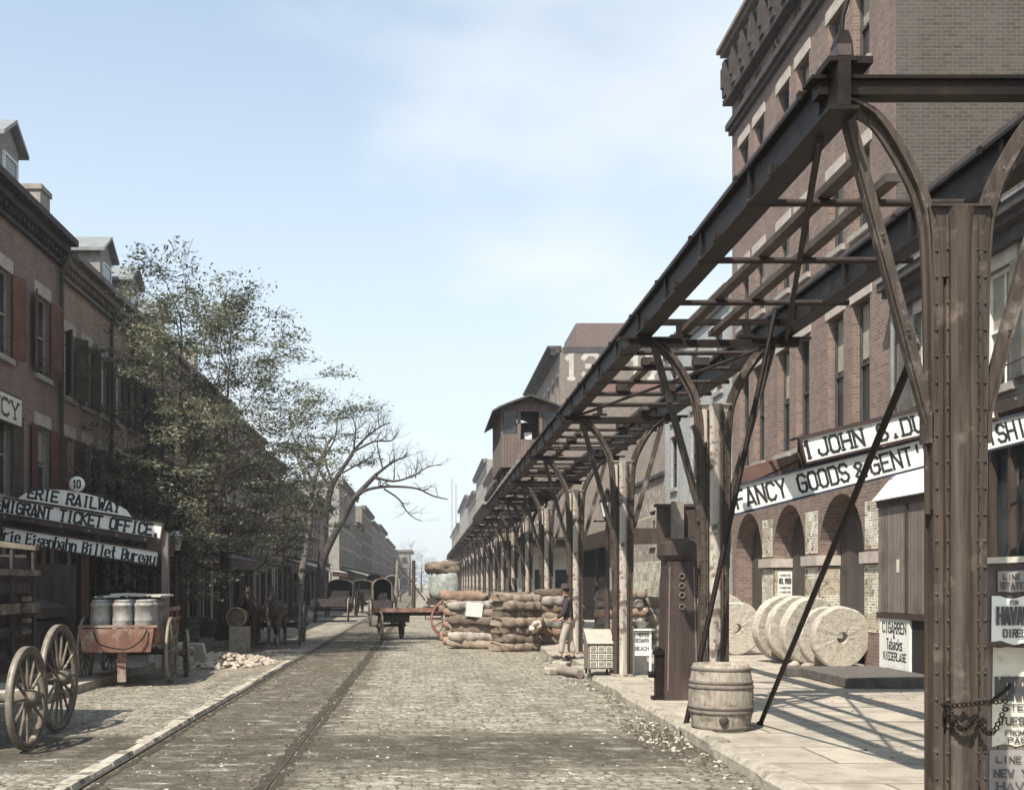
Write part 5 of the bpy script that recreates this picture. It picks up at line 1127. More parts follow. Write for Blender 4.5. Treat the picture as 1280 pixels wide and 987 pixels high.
# covered wagon and loads farther on
def wagon(label, x, y, rz, L=2.6, W_=1.4, cover=None, load=None, name='delivery_wagon', group='wagons down the street', wheel=None, hgt=1.6):
    o = thing(name, label, 'wagon', (x, y, 0), group, rz, world=False); wh = wheel or WDK
    m = MB(); m.box(-W_/2, W_/2, -L/2, L/2, .8, .9); m.box(-W_/2, -W_/2+.04, -L/2, L/2, .903, 1.25); m.box(W_/2-.04, W_/2, -L/2, L/2, .903, 1.25); m.box(-W_/2+.042, W_/2-.042, -L/2, -L/2+.04, .903, 1.2); m.build('body', CARTD, o)
    for sx in (-1, 1):
        for sy in (-1, 1): inst(wh, 'wheel', o, (sx*(W_/2+.1), sy*(L/2-.45), .6))
    m = MB(); m.tube([(-W_/2-.1, -L/2+.45, .6), (W_/2+.1, -L/2+.45, .6)], .04, 8); m.tube([(-W_/2-.1, L/2-.45, .6), (W_/2+.1, L/2-.45, .6)], .04, 8); m.build('axle', CARTD, o)
    if cover:
        arc = [(-W_/2*cos(pi*i/10), 1.25+hgt*.6+(hgt*.35)*sin(pi*i/10)) for i in range(11)]; out_ = [(-W_/2, 1.253)]+arc+[(W_/2, 1.253)]; m = MB()
        for p_, q_ in zip(out_, out_[1:]): m.quad((p_[0], -L/2, p_[1]), (p_[0], L/2, p_[1]), (q_[0], L/2, q_[1]), (q_[0], -L/2, q_[1]))
        m.path([(p_[0], -L/2+.02, p_[1]) for p_ in out_], .06, .05, (0, 1, 0)); m.build('cover', cover, o); m = MB(); m.prism(out_, L/2-.5, L/2-.45); m.box(-W_/2+.1, W_/2-.2, -L/2+.3, L/2-.6, .95, 1.25+hgt*.3); m.build('load', BLANK, o)  # dark end panel stands for the shade under the cover
    return o
wagon('narrow covered wagon standing at the right-hand rail behind the flatbed wagon', -2.1, 52, radians(5), 2.4, .85, CARTG, hgt=1.0)
wagon('wagon with dusty rounded cover on the left side, far down the street', -4.3, 76, 0, 2.6, 1.5, CARTG, hgt=1.0)
wagon('open dark wagon parked along the left kerb past the first bare limbs', -4.9, 58, .05, 3.0, 1.5)
wagon('dark covered wagon on the left, between the bare tree and the kerb', -5.0, 66, 0, 2.8, 1.5, CARTD, hgt=1.0)
wagon('small distant covered wagon near the left kerb', -4.4, 96, 0, 2.6, 1.5, CARTD)
wagon('farthest wagon with pale cover, left of the street centre', -3.6, 118, 0, 2.6, 1.5, CANVAS)
wagon('long dark wagon behind the horses on the left', -4.9, 37.2, radians(3), 3.0, 1.35, wheel=WT)
o = wagon('wagon carrying the tall cotton load behind the bales', 1.0, 62, 0, 3.4, 1.9, name='hay_wagon')
m = MB(); m.blob((1.0, 61.6, 1.85), (.85, 1.5, .75), 3, .07, box=.75, n1=14, n2=22); tag(m.build('cotton_load', COTTON, None, (1, 61.6, 1.2)), 'bulging greenish white cotton load on the wagon behind the bales', 'cotton load')
m = MB(); m.blob((.95, 61.6, 2.8), (.98, 1.5, .36), 5, .12, box=.6, n1=14, n2=22); tag(m.build('straw_load', STRAW, None, (1, 61.6, 2.7)), 'shaggy brown straw bundle lying on top of the cotton load', 'straw')
# poles rising behind the wagons
m = MB(); a = P(493, 765, 52); b = P(497, 700, 52); m.tube([(a.x, 52, 0), b], [.10, .07], 8); tag(m.build('leaning_pole', TIMB, None, (a.x, 52, 0)), 'slightly leaning timber pole rising behind the flatbed wagon', 'pole')
m = MB(); a = P(517, 700, 75); m.tube([(a.x, 75, 0), a], [.14, .12], 8); m.tube([P(499, 707, 75), P(517, 730, 75), P(540, 762, 75)], .05, 6); tag(m.build('braced_pole', DARKW, None, (a.x, 75, 0)), 'upright dark pole with a diagonal brace in mid street', 'pole')
for px, py, Y, lb_ in ((565, 598, 330, 'thin flagpole above the far right roofs, left one'), (570, 604, 320, 'thin flagpole above the far right roofs, right one')):
    a = P(px, py, Y); m = MB(); m.tube([(a.x, Y, 0), a], .1, 6); tag(m.build('flagpole', TIMB, None, (a.x, Y, 0)), lb_, 'flagpole')

# cask lying on a block, left
o = thing('iron_cask', 'round rusty-rimmed cask lying open end toward the camera on a pale block', 'cask', (-5.4, 32, .8)); c = P(296, 771, 32)
m = MB(); m.lathe([(.18, 0), (.245, 0), (.26, .03), (.245, .06), (.27, .4), (.24, .8), (0, .8)], (c.x, 31.9, c.z), 22, 'y'); m.lathe([(.18, .001), (.19, .3), (0, .3)], (c.x, 31.9, c.z), 20, 'y', mi=1); m.build('shell', [CARTG, BLANK], o)
m = MB(); m.tube([(c.x+.275*cos(t_*.35), 31.87, c.z+.275*sin(t_*.35)) for t_ in range(19)], .018, 6); m.build('rope', mk('yellow_rope', (.45, .33, .12), (.3, .22, .1), 8), o)
tag(MB().box(c.x-.2, c.x+.3, 31.8, 32.6, 0, c.z-.27).build('stone_block', RUBBLE, None, (c.x, 32.2, 0), bevel=.03), 'pale squared stone block under the round cask', 'stone block')
for i, (x, y, r_, h_, lb_) in enumerate(((-7.0, 33.2, .28, .8, 'dusty upright cask on the left pavement beyond the street lamp'), (-7.6, 33.6, .3, .85, 'second upright cask, closer to the shop fronts than the first'))):
    o = thing('cask', lb_, 'cask', (x, y, .15)); m = MB(); m.lathe([(r_*(.86+.14*sin(pi*t/8)), h_*t/8) for t in range(9)], (x, y, .15), 18); m.build('staves', CARTG, o)
    for z in (.08, .3, .7, .9): m = MB(); m.lathe([(r_*(.87+.14*sin(pi*z)), h_*z-.02), (r_*(.885+.14*sin(pi*z)), h_*z-.02), (r_*(.885+.14*sin(pi*z)), h_*z+.02), (r_*(.87+.14*sin(pi*z)), h_*z+.02)], (x, y, .15), 18); m.build('hoop', TYRE, o)
for i, (x, y, s_, lb_) in enumerate(((-7.1, 38.4, .7, 'slatted wooden crate on the left pavement behind the horses'), (-7.9, 38.8, .8, 'larger slatted crate standing nearer the shop fronts'), (-6.9, 44.5, .75, 'slatted crate farther down the left pavement'))):
    m = MB(); m.box(x-s_/2+.02, x+s_/2-.02, y-s_/2+.02, y+s_/2-.02, .17, .15+s_*.8-.02)
    for k_ in range(5):
        z = .16+k_*s_*.16; m.box(x-s_/2, x+s_/2, y-s_/2, y-s_/2+.018, z, z+s_*.12); m.box(x+s_/2-.018, x+s_/2, y-s_/2+.02, y+s_/2, z, z+s_*.12); m.box(x-s_/2, x-s_/2+.018, y-s_/2+.02, y+s_/2, z, z+s_*.12)
    m.box(x-s_/2, x+s_/2, y-s_/2, y+s_/2, .15+s_*.8, .17+s_*.8); tag(m.build('crate', KWOOD, None, (x, y, .15)), lb_, 'crate')
# rubble heap and squared stones by the kerb
q = random.Random(31); m = MB()
for i in range(420):
    a_ = q.uniform(0, 2*pi); r_ = q.random()**.6; x = -5.15+cos(a_)*r_*1.35; y = 27.9+sin(a_)*r_*2.2; h_ = .28*(1-r_)**.8; s_ = q.uniform(.03, .12)
    m.blob((x, y, h_*q.uniform(.4, 1)), (s_*q.uniform(.7, 1.3), s_, s_*q.uniform(.4, .8)), i, .25, n1=4, n2=6, smooth=False)
tag(m.build('rubble_heap', RUBBLE, None, (-5.15, 27.9, 0)), 'pale heap of broken stone rubble on the left side of the road', 'rubble', kind='stuff')
for i, (x, y, z, sx, sy, sz, rz, lb_) in enumerate(((-6.25, 26.2, 0, .5, .35, .42, .2, 'grey squared stone at the left kerb, behind the milk cart wheel'), (-5.75, 26.3, 0, .45, .5, .5, -.3, 'tilted pale slab beside the milk cart front wheel'), (-5.9, 26.2, .5, .6, .4, .12, .1, 'flat pale slab lying across the squared stones'), (-5.35, 26.6, 0, .5, .08, .62, -.5, 'upright broken slab leaning at the edge of the rubble heap'), (-6.5, 28.3, 0.15, .6, .4, .3, .3, 'dark block behind the rubble on the kerb'))):
    m = MB(); m.box(-sx/2, sx/2, -sy/2, sy/2, 0, sz); ob = m.build('squared_stone', MILL if i != 4 else GRANITE, bevel=.03); ob.location = (x, y, z); ob.rotation_euler = ((.35 if i == 3 else 0), (.12 if i == 2 else 0), rz); tag(ob, lb_, 'stone', 'squared stones by the left kerb')
# broken kerb stones and a log on the right
for i, (x, y, s, rz, lb_) in enumerate(((3.05, 25.4, (1.1, .34, .22), 1.35, 'long tilted kerb stone near the bale stack'), (3.35, 24.2, (.9, .3, .2), 1.2, 'displaced kerb stone in the gap before the third column'), (2.75, 24.4, (.35, .25, .15), .4, 'small loose cobble in the gutter beside the kerb gap'))):
    m = MB(); m.box(-s[0]/2, s[0]/2, -s[1]/2, s[1]/2, 0, s[2]); ob = m.build('loose_kerb_stone', KERB, bevel=.03); ob.location = (x, y, .0); ob.rotation_euler = (.1, .05, rz); tag(ob, lb_, 'kerb stone', 'loose stones at the right kerb')
m = MB(); m.tube([(2.75, 24.9, .1), (3.0, 24.1, .11), (3.2, 23.3, .1)], [.1, .11, .09], 10); tag(m.build('log', TIMB, None, (3, 24, 0)), 'short pale log lying in the gutter by the kerb gap', 'log')

# ------------------------------------------------------------------ bales
def bale_mesh(seed, L, w, h):
    q = random.Random(seed); n = 16; k = 16; vs = []; fs = []
    for i in range(n+1):
        t = i/n; x = (t-.5)*L; e = min(1, min(t, 1-t)*14)**.5*.22+.78; bulge = 1-.13*abs(sin(pi*t*4+.6))**14
        for j in range(k):
            a = 2*pi*j/k; cx = abs(cos(a))**.32*(1 if cos(a) > 0 else -1); sx = abs(sin(a))**.32*(1 if sin(a) > 0 else -1)
            vs.append((x*(1+.04*sin(2*a+seed))+q.uniform(-.02, .02), cx*w/2*e*bulge*(1+q.uniform(-.07, .07)+.05*sin(9*t+seed)), sx*h/2*e*bulge*(1.08+q.uniform(-.1, .1)+.08*sin(7*t+seed*2))+h/2))
    for i in range(n):
        for j in range(k): fs.append((k*i+j, k*i+(j+1) % k, k*i+k+(j+1) % k, k*i+k+j))
    m = MB(); m.add(vs, fs, 0, True); m.add(vs[:k], [tuple(range(k))]); m.add(vs[-k:], [tuple(range(k))]); return m
BM = {}
on = ['bottom', 'second', 'third', 'fourth', 'fifth', 'sixth', 'seventh', 'eighth']
def stack(x0, x1, y, n, h, where, mats, rz=0, w=.75, zb=.02, lean=0, top=None):
    L = x1-x0; z = zb
    for i in range(n):
        key = (round(L, 1), round(h, 2), i % 4); 
        mt = mats[(i*7+int(x0*10)) % len(mats)]
        if (key, mt.name) not in BM: BM[(key, mt.name)] = bale_mesh(hash(key) % 997, L, w, h*1.04).mesh('bale', [mt])
        o = bpy.data.objects.new('bale', BM[(key, mt.name)]); col.objects.link(o); o.location = ((x0+x1)/2+R.uniform(-.05, .05), y+R.uniform(-.05, .05)+lean*i, z); o.rotation_euler = (R.uniform(-.06, .06), R.uniform(-.045, .045), rz+R.uniform(-.09, .09)); o.scale = (R.uniform(.92, 1.06), R.uniform(.9, 1.1), R.uniform(.95, 1.15)); z += h
        tag(o, '%s bale, %s of %s' % ({'burlap_bale': 'brown burlap', 'grey_bale': 'grey white', 'orange_bale': 'orange brown'}[mt.name], (on[i]+' from the ground' if i else 'bottom') if i < n-1 else 'topmost', where), 'bale', 'stacked bales by the kerb')
stack(.72, 2.12, 34.2, 6, .235, 'the front left bale stack', [BALE, BALE, BALEG, BALE], -.1)
stack(2.0, 3.3, 33.0, 7, .235, 'the front right bale stack beside the kerb', [BALE], .35, w=1.0)
stack(.55, 1.95, 36.2, 7, .235, 'the left stack in the second row', [BALE, BALEO], 0)
stack(1.95, 3.3, 36.0, 7, .235, 'the middle stack in the second row', [BALEO, BALE], .1)
stack(3.2, 4.6, 36.4, 7, .235, 'the right stack in the second row', [BALE, BALEG], .1)
stack(.5, 1.9, 38.8, 7, .24, 'the rearmost left stack near the cotton wagon', [BALEG, BALEO], 0)
stack(3.3, 4.7, 34.2, 7, .235, 'the stack behind the man', [BALE, BALEO, BALEG], .1, zb=.16)
stack(4.7, 6.0, 31.0, 7, .23, 'the stack right of the third column', [BALEG, BALE, BALEG, BALEO], 0, zb=.16)
stack(6.05, 7.1, 31.6, 6, .23, 'the farthest right bale stack under the railway', [BALEG, BALE], .05, zb=.16)
m = MB(); m.box(-.25, .25, -.02, .02, 0, .42); ob = m.build('paper_sheet', WHITEP); ob.location = (1.42, 33.74, .98); ob.rotation_euler = (.1, .1, 0); tag(ob, 'pale sheet hanging on the front left bale stack', 'sheet')
m = MB()
for i in range(7): m.blob((3.15+.1*sin(i*2.1), 32.2+.05*i, .75+.09*cos(i*1.7)), (.1, .08, .07), i, .2, n1=6, n2=8)
tag(m.build('cloth_bundle', mk('torn_cloth', (.6, .57, .52), (.4, .28, .2), 9, .95), None, (3.15, 32.3, .7)), 'torn white and orange cloth bulging from the front right stack', 'cloth')

# ------------------------------------------------------------------ skinned figures
def skin(name, verts, edges, radii, mat, parent=None, root=0, sub=2, smooth=True):
    me = bpy.data.meshes.new(name); me.from_pydata(verts, edges, []); ob = bpy.data.objects.new(name, me); col.objects.link(ob)
    if parent: ob.parent = parent
    me.materials.append(mat)
    ob.modifiers.new('skin', 'SKIN'); sl = me.skin_vertices[0].data
    for i, r in enumerate(radii): sl[i].radius = (r, r) if not isinstance(r, tuple) else r; sl[i].use_root = (i == root)
    s = ob.modifiers.new('sub', 'SUBSURF'); s.levels = s.render_levels = sub
    dg = bpy.context.evaluated_depsgraph_get(); me2 = bpy.data.meshes.new_from_object(ob.evaluated_get(dg)); ob.modifiers.clear(); ob.data = me2
    me2.materials.clear(); me2.materials.append(mat)
    for p_ in me2.polygons: p_.use_smooth = True; p_.material_index = 0
    return ob
def man(loc, rz):
    V_ = []; E = []; Rr = []
    def v(x, y, z, r, parent=None):
        V_.append((x, y, z)); Rr.append(r); i = len(V_)-1
        if parent is not None: E.append((parent, i))
        return i
    pel = v(0, 0, .95, (.15, .11)); w1 = v(0, .0, 1.1, (.14, .10), pel); ch_ = v(0, .03, 1.32, (.165, .115), w1); nk = v(0, .05, 1.47, .062, ch_); nk2 = v(0, .07, 1.53, .055, nk); hd = v(0, .08, 1.60, .085, nk2); hd2 = v(0, .085, 1.69, .08, hd)
    for s in (-1, 1):
        sh = v(s*.18, .03, 1.41, .065, ch_); el = v(s*.25, .05 if s < 0 else -.04, 1.13, .048, sh); wr = v(s*.22, .26 if s < 0 else .16, .98, .032, el); pm = v(s*.21, .33 if s < 0 else .22, .95, .034, wr)
        for k_ in range(4): f1 = v(s*(.185+.018*k_), (.39 if s < 0 else .28), .935, .010, pm); v(s*(.185+.018*k_), (.42-.004*abs(k_-1.5) if s < 0 else .31), .91, .009, f1)
        t1 = v(s*.17, .34 if s < 0 else .23, .945, .012, pm); v(s*.155, .37 if s < 0 else .26, .93, .010, t1)
        st = .16 if s < 0 else -.12
        hp = v(s*.09, 0, .9, .095, pel); kn = v(s*.10, st*.5+.04, .50, .06, hp); an = v(s*.10, st, .1, .042, kn); v(s*.11, st+.07, .05, .042, an); v(s*.12, st+.17, .035, .035, len(V_)-1)
    o = skin('person', V_, E, Rr, SKIN, None, 0, 2); o.location = loc; o.rotation_euler[2] = rz
    tag(o, 'man in dark jacket, light trousers and brimmed hat at the kerb', 'person')
    # clothing as slightly larger skins
    V2 = []; E2 = []; R2 = []
    idx = {}
    def cl(name, verts, rr, edges, mat): 
        ob = skin(name, verts, edges, rr, mat, o, 0, 2); return ob
    JK = mk('dark_wool', (.06, .048, .05), (.035, .028, .03), 9, .95, 0, .3); TR = mk('worn_light_trousers', (.42, .38, .32), (.3, .265, .22), 7, .95, 0, .4)
    cl('jacket', [(0, 0, .86), (0, .0, 1.1), (0, .03, 1.33), (0, .045, 1.47), (-.19, .03, 1.41), (-.25, .05, 1.13), (-.222, .24, .99), (.19, .03, 1.41), (.25, -.04, 1.13), (.222, .14, .99)], [(.185, .145), (.17, .13), (.185, .135), .075, .08, .065, .05, .08, .065, .05], [(0, 1), (1, 2), (2, 3), (2, 4), (4, 5), (5, 6), (2, 7), (7, 8), (8, 9)], JK)
    vs = [(0, 0, .93)]; es = []; rr = [(.155, .12)]
    for s in (-1, 1):
        st = .16 if s < 0 else -.12; i = len(vs); vs += [(s*.09, 0, .86), (s*.10, st*.5+.04, .5), (s*.10, st, .13)]; rr += [.11, .085, .07]; es += [(0, i), (i, i+1), (i+1, i+2)]
    cl('trousers', vs, rr, es, TR)
    h_ = MB(); h_.lathe([(.15, 0), (.152, .012), (.1, .02), (.095, .1), (.07, .125), (0, .13)], (0, .085, 1.70), 20); h_.build('hat', JK, o)
    b_ = MB()
    for s in (-1, 1): st = .16 if s < 0 else -.12; b_.blob((s*.115, st+.09, .05), (.055, .14, .05), 1, .02, n1=8, n2=12)
    b_.build('boots', CARTD, o)
    f_ = MB()
    for s in (-1, 1): f_.blob((s*.032, .168, 1.635), (.011, .008, .009), 1, 0, n1=5, n2=8, mi=0)
    f_.build('eyes', BLANK, o); f_ = MB(); f_.blob((0, .178, 1.605), (.014, .022, .026), 2, .02, n1=6, n2=8); f_.build('nose', SKIN, o)
    f_ = MB(); f_.blob((0, .163, 1.565), (.026, .008, .006), 1, 0, n1=5, n2=8); f_.build('mouth', CARTR, o)
    f_ = MB(); f_.blob((-.088, .08, 1.62), (.012, .02, .03), 1, 0, n1=6, n2=8); f_.blob((.088, .08, 1.62), (.012, .02, .03), 1, 0, n1=6, n2=8); f_.build('ears', SKIN, o)
    f_ = MB(); f_.blob((0, .05, 1.665), (.092, .085, .075), 2, .03, n1=8, n2=12); f_.build('hair', CARTD, o)
man((3.42, 27.0, .16), radians(75))
def horse(loc, rz, mat, label):
    V_ = []; E = []; Rr = []
    def v(x, y, z, r, p=None):
        V_.append((x, y, z)); Rr.append(r)
        if p is not None: E.append((p, len(V_)-1))
        return len(V_)-1
    b0 = v(0, 0, 1.15, (.27, .3)); b1 = v(0, .4, 1.12, (.27, .31), b0); b2 = v(0, .75, 1.2, (.22, .27), b1); n1 = v(0, .98, 1.42, (.13, .2), b2); n2 = v(0, 1.2, 1.66, (.09, .14), n1); h0 = v(0, 1.32, 1.78, (.09, .11), n2); h1 = v(0, 1.5, 1.62, (.07, .085), h0); h2 = v(0, 1.66, 1.45, (.05, .06), h1)
    r1 = v(0, -.4, 1.17, (.26, .29), b0); r2 = v(0, -.7, 1.2, (.22, .25), r1); t1 = v(0, -.93, 1.22, .05, r2); t2 = v(0, -1.04, 1.0, .06, t1); v(0, -1.06, .6, .03, t2)
    for s in (-1, 1):
        f = v(s*.14, .68, .95, .12, b2); k_ = v(s*.14, .72, .55, .062, f); p = v(s*.14, .72, .18, .04, k_); v(s*.14, .76, .04, .06, p)
        f = v(s*.15, -.62, .98, .15, r2); kn = v(s*.15, -.48, .75, .1, f); hk = v(s*.15, -.76, .5, .058, kn); p = v(s*.15, -.72, .18, .042, hk); v(s*.15, -.68, .04, .06, p)
        v(s*.07, 1.3, 1.93, .02, h0)
    o = skin('horse', V_, E, Rr, mat, None, 0, 2); o.location = loc; o.rotation_euler[2] = rz; tag(o, label, 'horse', 'harnessed horses on the left')
    m = MB()
    for i in range(9): t = i/8; m.blob((0, .95+.38*t, 1.62+.28*t), (.03, .07, .1), i, .2, n1=5, n2=7)
    m.build('mane', BLANK, o)
    m = MB(); m.lathe([(.25, -.03), (.29, -.03), (.29, .05), (.25, .05)], (0, .82, 1.3), 18, 'y', closed=True); m.box(-.275, -.262, -.3, .8, 1.18, 1.24) ; m.box(.262, .275, -.3, .8, 1.18, 1.24); m.build('harness', CARTD, o)
    return o
HB = mk('dark_bay_coat', (.075, .05, .038), (.045, .032, .026), 3, .55, 0, .1); HG = mk('dun_coat', (.11, .085, .065), (.06, .047, .038), 6, .6, 0, .1)
horse((-5.35, 34.0, 0), radians(186), HB, 'dark bay horse facing the camera, left one of the pair')
horse((-4.55, 34.1, 0), radians(180), HG, 'dun brown horse facing the camera, right one of the pair')
horse((-4.3, 72.6, 0), radians(180), HB, 'distant dark horse in front of the dusty covered wagon')

# ------------------------------------------------------------------ trees
def limb(mb, p, d, L, r, depth, tips, q, up=.12, spread=.75, n=None, seg=5, wander=.16, droop=0, minr=.006, kids=(2, 4)):
    pts = [Vector(p)]; rad = [r]; dd = Vector(d).normalized(); seg = max(2, seg)
    for i in range(seg):
        dd = (dd+Vector((q.gauss(0, wander), q.gauss(0, wander), q.gauss(0, wander)+up-droop*(i/seg)))).normalized()
        pts.append(pts[-1]+dd*L/seg); rad.append(max(minr, r*(1-.6*(i+1)/seg)))
    mb.tube(pts, rad, 7 if r > .04 else (5 if r > .015 else 3), caps=False)
    if depth == 0: tips.append((pts[-1], dd)); tips.append((pts[len(pts)//2], dd)); return
    for i in range(q.randint(*kids)):
        k_ = q.randint(max(1, seg//2), seg); a = q.uniform(0, 2*pi); ax = dd.orthogonal().normalized(); ax.rotate(Matrix.Rotation(a, 3, dd)); nd = (dd*(1-spread*.5)+ax*spread).normalized()
        limb(mb, pts[k_], nd, L*q.uniform(.6, .8), rad[k_]*.72, depth-1, tips, q, up*.6, spread, None, max(3, seg-1), wander*1.15, droop, minr, kids)
    limb(mb, pts[-1], dd, L*.72, rad[-1]*.95, depth-1, tips, q, up*.6, spread, None, max(3, seg-1), wander*1.1, droop, minr, kids)
def leafy(loc, label, H, crownr, seed, nleaf, mat=LEAF, bark=BARK, lean=(0, 0), trunkH=3.2, first=None):
    q = random.Random(seed); o = thing('leafy_tree', label, 'tree', loc); m = MB(); tips = []; base = Vector(loc)
    top = base+Vector((lean[0], lean[1], H*.72)); tp = [base+(top-base)*t+Vector((q.gauss(0, .06), q.gauss(0, .06), 0))*(t > 0) for t in (0, .12, .3, .5, .7, .85, 1)]; tr_ = [.22, .17, .15, .13, .10, .075, .05]
    m.tube(tp, tr_, 10, caps=False)
    for i in range(20):
        t = .26+.72*i/19; k_ = min(5, int(t*6)); p_ = base+(top-base)*t; a = i*2.4+q.uniform(-.3, .3); el = .15+.9*t*.6; Lr = crownr*(.36+.32*sin(pi*min(1, (t-.25)/.85)))
        limb(m, p_, (cos(a)*cos(el), sin(a)*cos(el), sin(el)), Lr, .06*(1.25-t), 2, tips, q, .05, .7, wander=.13, droop=.10, kids=(2, 4))
    limb(m, tp[-1], (0.1, 0, 1), crownr*.5, .05, 2, tips, q, .1, .6, kids=(3, 4)); m.build('trunk', bark, o)
    lf = MB(); vs = []; fs = []; per = max(3, int(nleaf/len(tips)))
    for (p_, d) in tips:
        if q.random() < .2: continue
        for j in range(int(per*q.uniform(.3, 1.9))):
            c = p_+Vector((q.gauss(0, .24), q.gauss(0, .24), q.gauss(0, .04)))-d*q.uniform(0, .35); s = q.uniform(.028, .058); a = Vector((q.gauss(0, 1), q.gauss(0, 1), q.gauss(0, .35))).normalized(); b = a.cross(Vector((q.gauss(0, .5), q.gauss(0, .5), 1))).normalized()
            o_ = len(vs); vs += [c-a*s*1.5, c-b*s*.6, c+a*s*1.5, c+b*s*.6]; fs.append((o_, o_+1, o_+2, o_+3))
    lf.add(vs, fs); lf.build('crown', mat, o); return o
leafy((-6.75, 30.6, .15), 'leafy tree behind the left street lamp, tallest crown of the left row', 10.3, 3.5, 4, 33000)
leafy((-6.6, 36.0, .15), 'second leafy tree on the left kerb, its crown spreading toward the street', 9.9, 4.0, 9, 33000, lean=(.1, .3))
leafy((-8.1, 31.6, .15), 'low leafy tree close to the left houses over the ticket office sign', 7.4, 2.4, 17, 12000, lean=(.1, .4))
# bare trees traced limb by limb; depth wanders so they are full trees
def bare(label, Y, base, limbs, seed, bark, name='bare_tree', twigs=10):
    q = random.Random(seed); b = P(*base, Y); o = thing(name, label, 'tree', (b.x, Y, .15)); m = MB(); tips = []
    for pts, r0, r1, dy in limbs:
        pp = []; n = len(pts)
        for i, (x, y) in enumerate(pts):
            w = P(340+x/3.29, 480+y/3.29, Y); w.y += dy*(i/(n-1))+(q.gauss(0, .12) if i else 0); pp.append(w)
        cc = curve(pp, 3); rr = [r0+(r1-r0)*i/(len(cc)-1) for i in range(len(cc))]; m.tube(cc, rr, 8, caps=False)
        for k_ in range(twigs):
            i = q.randint(len(cc)//3, len(cc)-1); d = (cc[min(i+1, len(cc)-1)]-cc[max(0, i-1)]).normalized(); a = Vector((q.gauss(0, .7), q.gauss(0, .9), q.uniform(-.1, .9)))
            if r0 < .16 : limb(m, cc[i], d*.6+a, q.uniform(.5, 1.0), max(.008, rr[i]*.5), 1, tips, q, .08, .6, seg=4, wander=.25, minr=.005, kids=(1, 3))
    m.build('trunk', bark, o); return o
bare('large leaning bare tree on the left kerb with dark limbs spreading over the street', 69, (399, 765), [
    ([(195, 930), (200, 760), (245, 640), (300, 540), (330, 480), (380, 420), (430, 370)], .27, .13, .4), ([(330, 480), (380, 440), (450, 425), (520, 425), (600, 435), (660, 465), (720, 480)], .12, .035, -1.5),
    ([(460, 430), (520, 470), (550, 515), (580, 545), (615, 560)], .06, .02, .8), ([(430, 370), (500, 310), (560, 280)], .10, .03, 1.8), ([(420, 383), (500, 400), (570, 385), (610, 370)], .09, .03, -1),
    ([(570, 385), (640, 340), (700, 325)], .05, .02, .5), ([(455, 345), (435, 260), (440, 210)], .05, .02, -.6), ([(590, 385), (600, 290)], .04, .015, .6), ([(500, 400), (505, 330), (500, 260)], .035, .012, -.8)], 5, BARK)
bare('upright bare tree just behind the leaning one, with the most fine twigs', 72, (402, 762), [
    ([(198, 930), (205, 700), (215, 560), (240, 430), (270, 370), (330, 280)], .30, .12, .5), ([(330, 280), (380, 220), (440, 170), (485, 145)], .10, .03, 1.2), ([(330, 280), (420, 240), (490, 240), (520, 210)], .08, .025, -1.2),
    ([(335, 275), (345, 180), (325, 130)], .07, .02, -.5), ([(345, 190), (385, 150)], .04, .015, .6), ([(440, 170), (435, 110)], .035, .012, .3), ([(262, 380), (340, 340), (400, 310), (430, 280)], .07, .02, -1.4), ([(250, 410), (215, 300), (235, 220), (280, 180)], .09, .02, 1.5),
    ([(240, 430), (180, 330), (140, 290), (90, 220)], .08, .02, -1.6), ([(215, 300), (160, 230), (120, 130)], .06, .015, 1.0)], 8, BARK, twigs=17)
bare('smallest bare tree with tangled twigs, nearest the leafy crowns', 52, (370, 790), [
    ([(110, 980), (120, 800), (150, 600), (160, 450), (190, 330), (230, 220)], .2, .05, .6), ([(150, 600), (90, 500), (30, 400), (-60, 330)], .1, .025, -1), ([(160, 450), (110, 330), (60, 230)], .08, .02, 1.3), ([(190, 330), (260, 240), (280, 150)], .06, .015, -1.2), ([(155, 520), (210, 400), (290, 320)], .07, .02, .9), ([(170, 400), (100, 260), (150, 120)], .06, .015, .5)], 12, BARKP, twigs=17)
# small trees at the vanishing point
for i, (px, Y, lb_) in enumerate(((512, 170, 'small hazy tree left of the street end'), (527, 230, 'farthest small tree at the end of the street'))):
    leafy(((px-VX)*Y/F, Y, 0), lb_, 7.5, 3.5, 40+i, 1800)

# ------------------------------------------------------------------ air, sky, light, camera
hz = MB(); hz.box(-420, 420, -50, 700, -1, 40); hzo = hz.build('haze', bpy.data.materials.new('haze_air')); hm = hzo.data.materials[0]; hm.use_nodes = True; nt = hm.node_tree
for n_ in list(nt.nodes):
    if n_.type == 'BSDF_PRINCIPLED': nt.nodes.remove(n_)
pv = nt.nodes.new('ShaderNodeVolumePrincipled'); pv.inputs['Color'].default_value = (.9, .93, 1, 1); pv.inputs['Density'].default_value = .00055; nt.links.new(pv.outputs[0], nt.nodes['Material Output'].inputs['Volume'])
tag(hzo, 'thin pale summer haze filling the street', 'haze', kind='stuff')

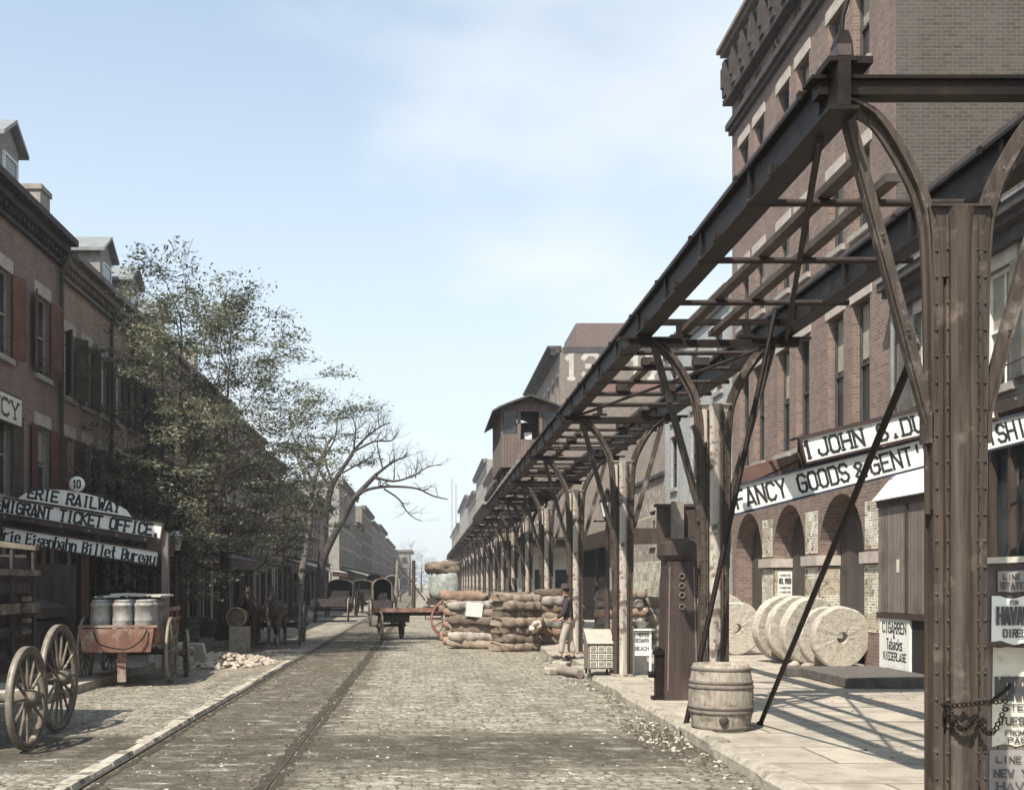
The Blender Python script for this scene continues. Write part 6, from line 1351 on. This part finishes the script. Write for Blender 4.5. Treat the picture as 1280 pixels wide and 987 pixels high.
sx, sy, sz = -.385, -.62, 1.0; el = math.atan2(sz, hypot(sx, sy))
w = bpy.data.worlds.new('World'); sc.world = w; w.use_nodes = True; nt = w.node_tree; bg = nt.nodes['Background']
sky = nt.nodes.new('ShaderNodeTexSky'); sky.sky_type = 'NISHITA'; sky.sun_disc = False; sky.sun_elevation = el; sky.sun_rotation = atan2(sx, sy); sky.dust_density = 2.2; sky.air_density = 1.0; sky.ozone_density = 1.2
tc = nt.nodes.new('ShaderNodeTexCoord'); mp = nt.nodes.new('ShaderNodeMapping'); mp.inputs['Scale'].default_value = (1.3, 1.3, 3.2); mp.inputs['Location'].default_value = (.4, .2, .35); nt.links.new(tc.outputs['Generated'], mp.inputs[0])
nz = nt.nodes.new('ShaderNodeTexNoise'); nz.inputs['Scale'].default_value = 1.9; nz.inputs['Detail'].default_value = 7; nz.inputs['Roughness'].default_value = .5; nt.links.new(mp.outputs[0], nz.inputs['Vector'])
mr = nt.nodes.new('ShaderNodeMapRange'); mr.inputs['From Min'].default_value = .42; mr.inputs['From Max'].default_value = .70; mr.inputs['To Max'].default_value = .36; mr.interpolation_type = 'SMOOTHSTEP'; nt.links.new(nz.outputs['Fac'], mr.inputs[0])
mx = nt.nodes.new('ShaderNodeMix'); mx.data_type = 'RGBA'; spz = nt.nodes.new('ShaderNodeSeparateXYZ'); nt.links.new(tc.outputs['Generated'], spz.inputs[0])
hr = nt.nodes.new('ShaderNodeMapRange'); hr.inputs['From Min'].default_value = .02; hr.inputs['From Max'].default_value = .62; hr.inputs['To Min'].default_value = .78; hr.inputs['To Max'].default_value = .26; hr.interpolation_type = 'SMOOTHSTEP'; nt.links.new(spz.outputs[2], hr.inputs[0])
ad = nt.nodes.new('ShaderNodeMath'); ad.operation = 'ADD'; ad.use_clamp = True; nt.links.new(mr.outputs[0], ad.inputs[0]); nt.links.new(hr.outputs[0], ad.inputs[1]); nt.links.new(ad.outputs[0], mx.inputs[0]); tn = nt.nodes.new('ShaderNodeMix'); tn.data_type = 'RGBA'; tn.blend_type = 'MULTIPLY'; tn.inputs[0].default_value = 1; tn.inputs[7].default_value = (.82, 1.09, 1.14, 1); nt.links.new(sky.outputs[0], tn.inputs[6]); nt.links.new(tn.outputs[2], mx.inputs[6]); mx.inputs[7].default_value = (5.1, 5.4, 5.55, 1)
nt.links.new(mx.outputs[2], bg.inputs[0]); bg.inputs[1].default_value = .122
sl = bpy.data.lights.new('sun', 'SUN'); sl.energy = 5.0; sl.angle = radians(.55); sl.color = (1, .93, .83); so = bpy.data.objects.new('sun', sl); col.objects.link(so)
so.rotation_euler = Vector((sx, sy, sz)).to_track_quat('Z', 'Y').to_euler(); so.location = (-20, -20, 40)

cam = bpy.data.cameras.new('camera'); co = bpy.data.objects.new('camera', cam); col.objects.link(co); sc.camera = co
co.location = (0, 0, CH); co.rotation_euler = (pi/2, 0, 0); cam.sensor_width = 36; cam.lens = 36*F/1280; cam.shift_x = (640-VX)/1280; cam.shift_y = (VY-493.5)/1280; cam.clip_end = 5000; cam.clip_start = .1
sc.view_settings.view_transform = 'Standard'; sc.view_settings.look = 'None'; sc.view_settings.gamma = 1; sc.view_settings.exposure = .70
sc.render.resolution_x = 1024; sc.render.resolution_y = 789
sc.cycles.use_denoising = True; sc.cycles.max_bounces = 6; sc.cycles.volume_bounces = 0; sc.cycles.use_adaptive_sampling = True
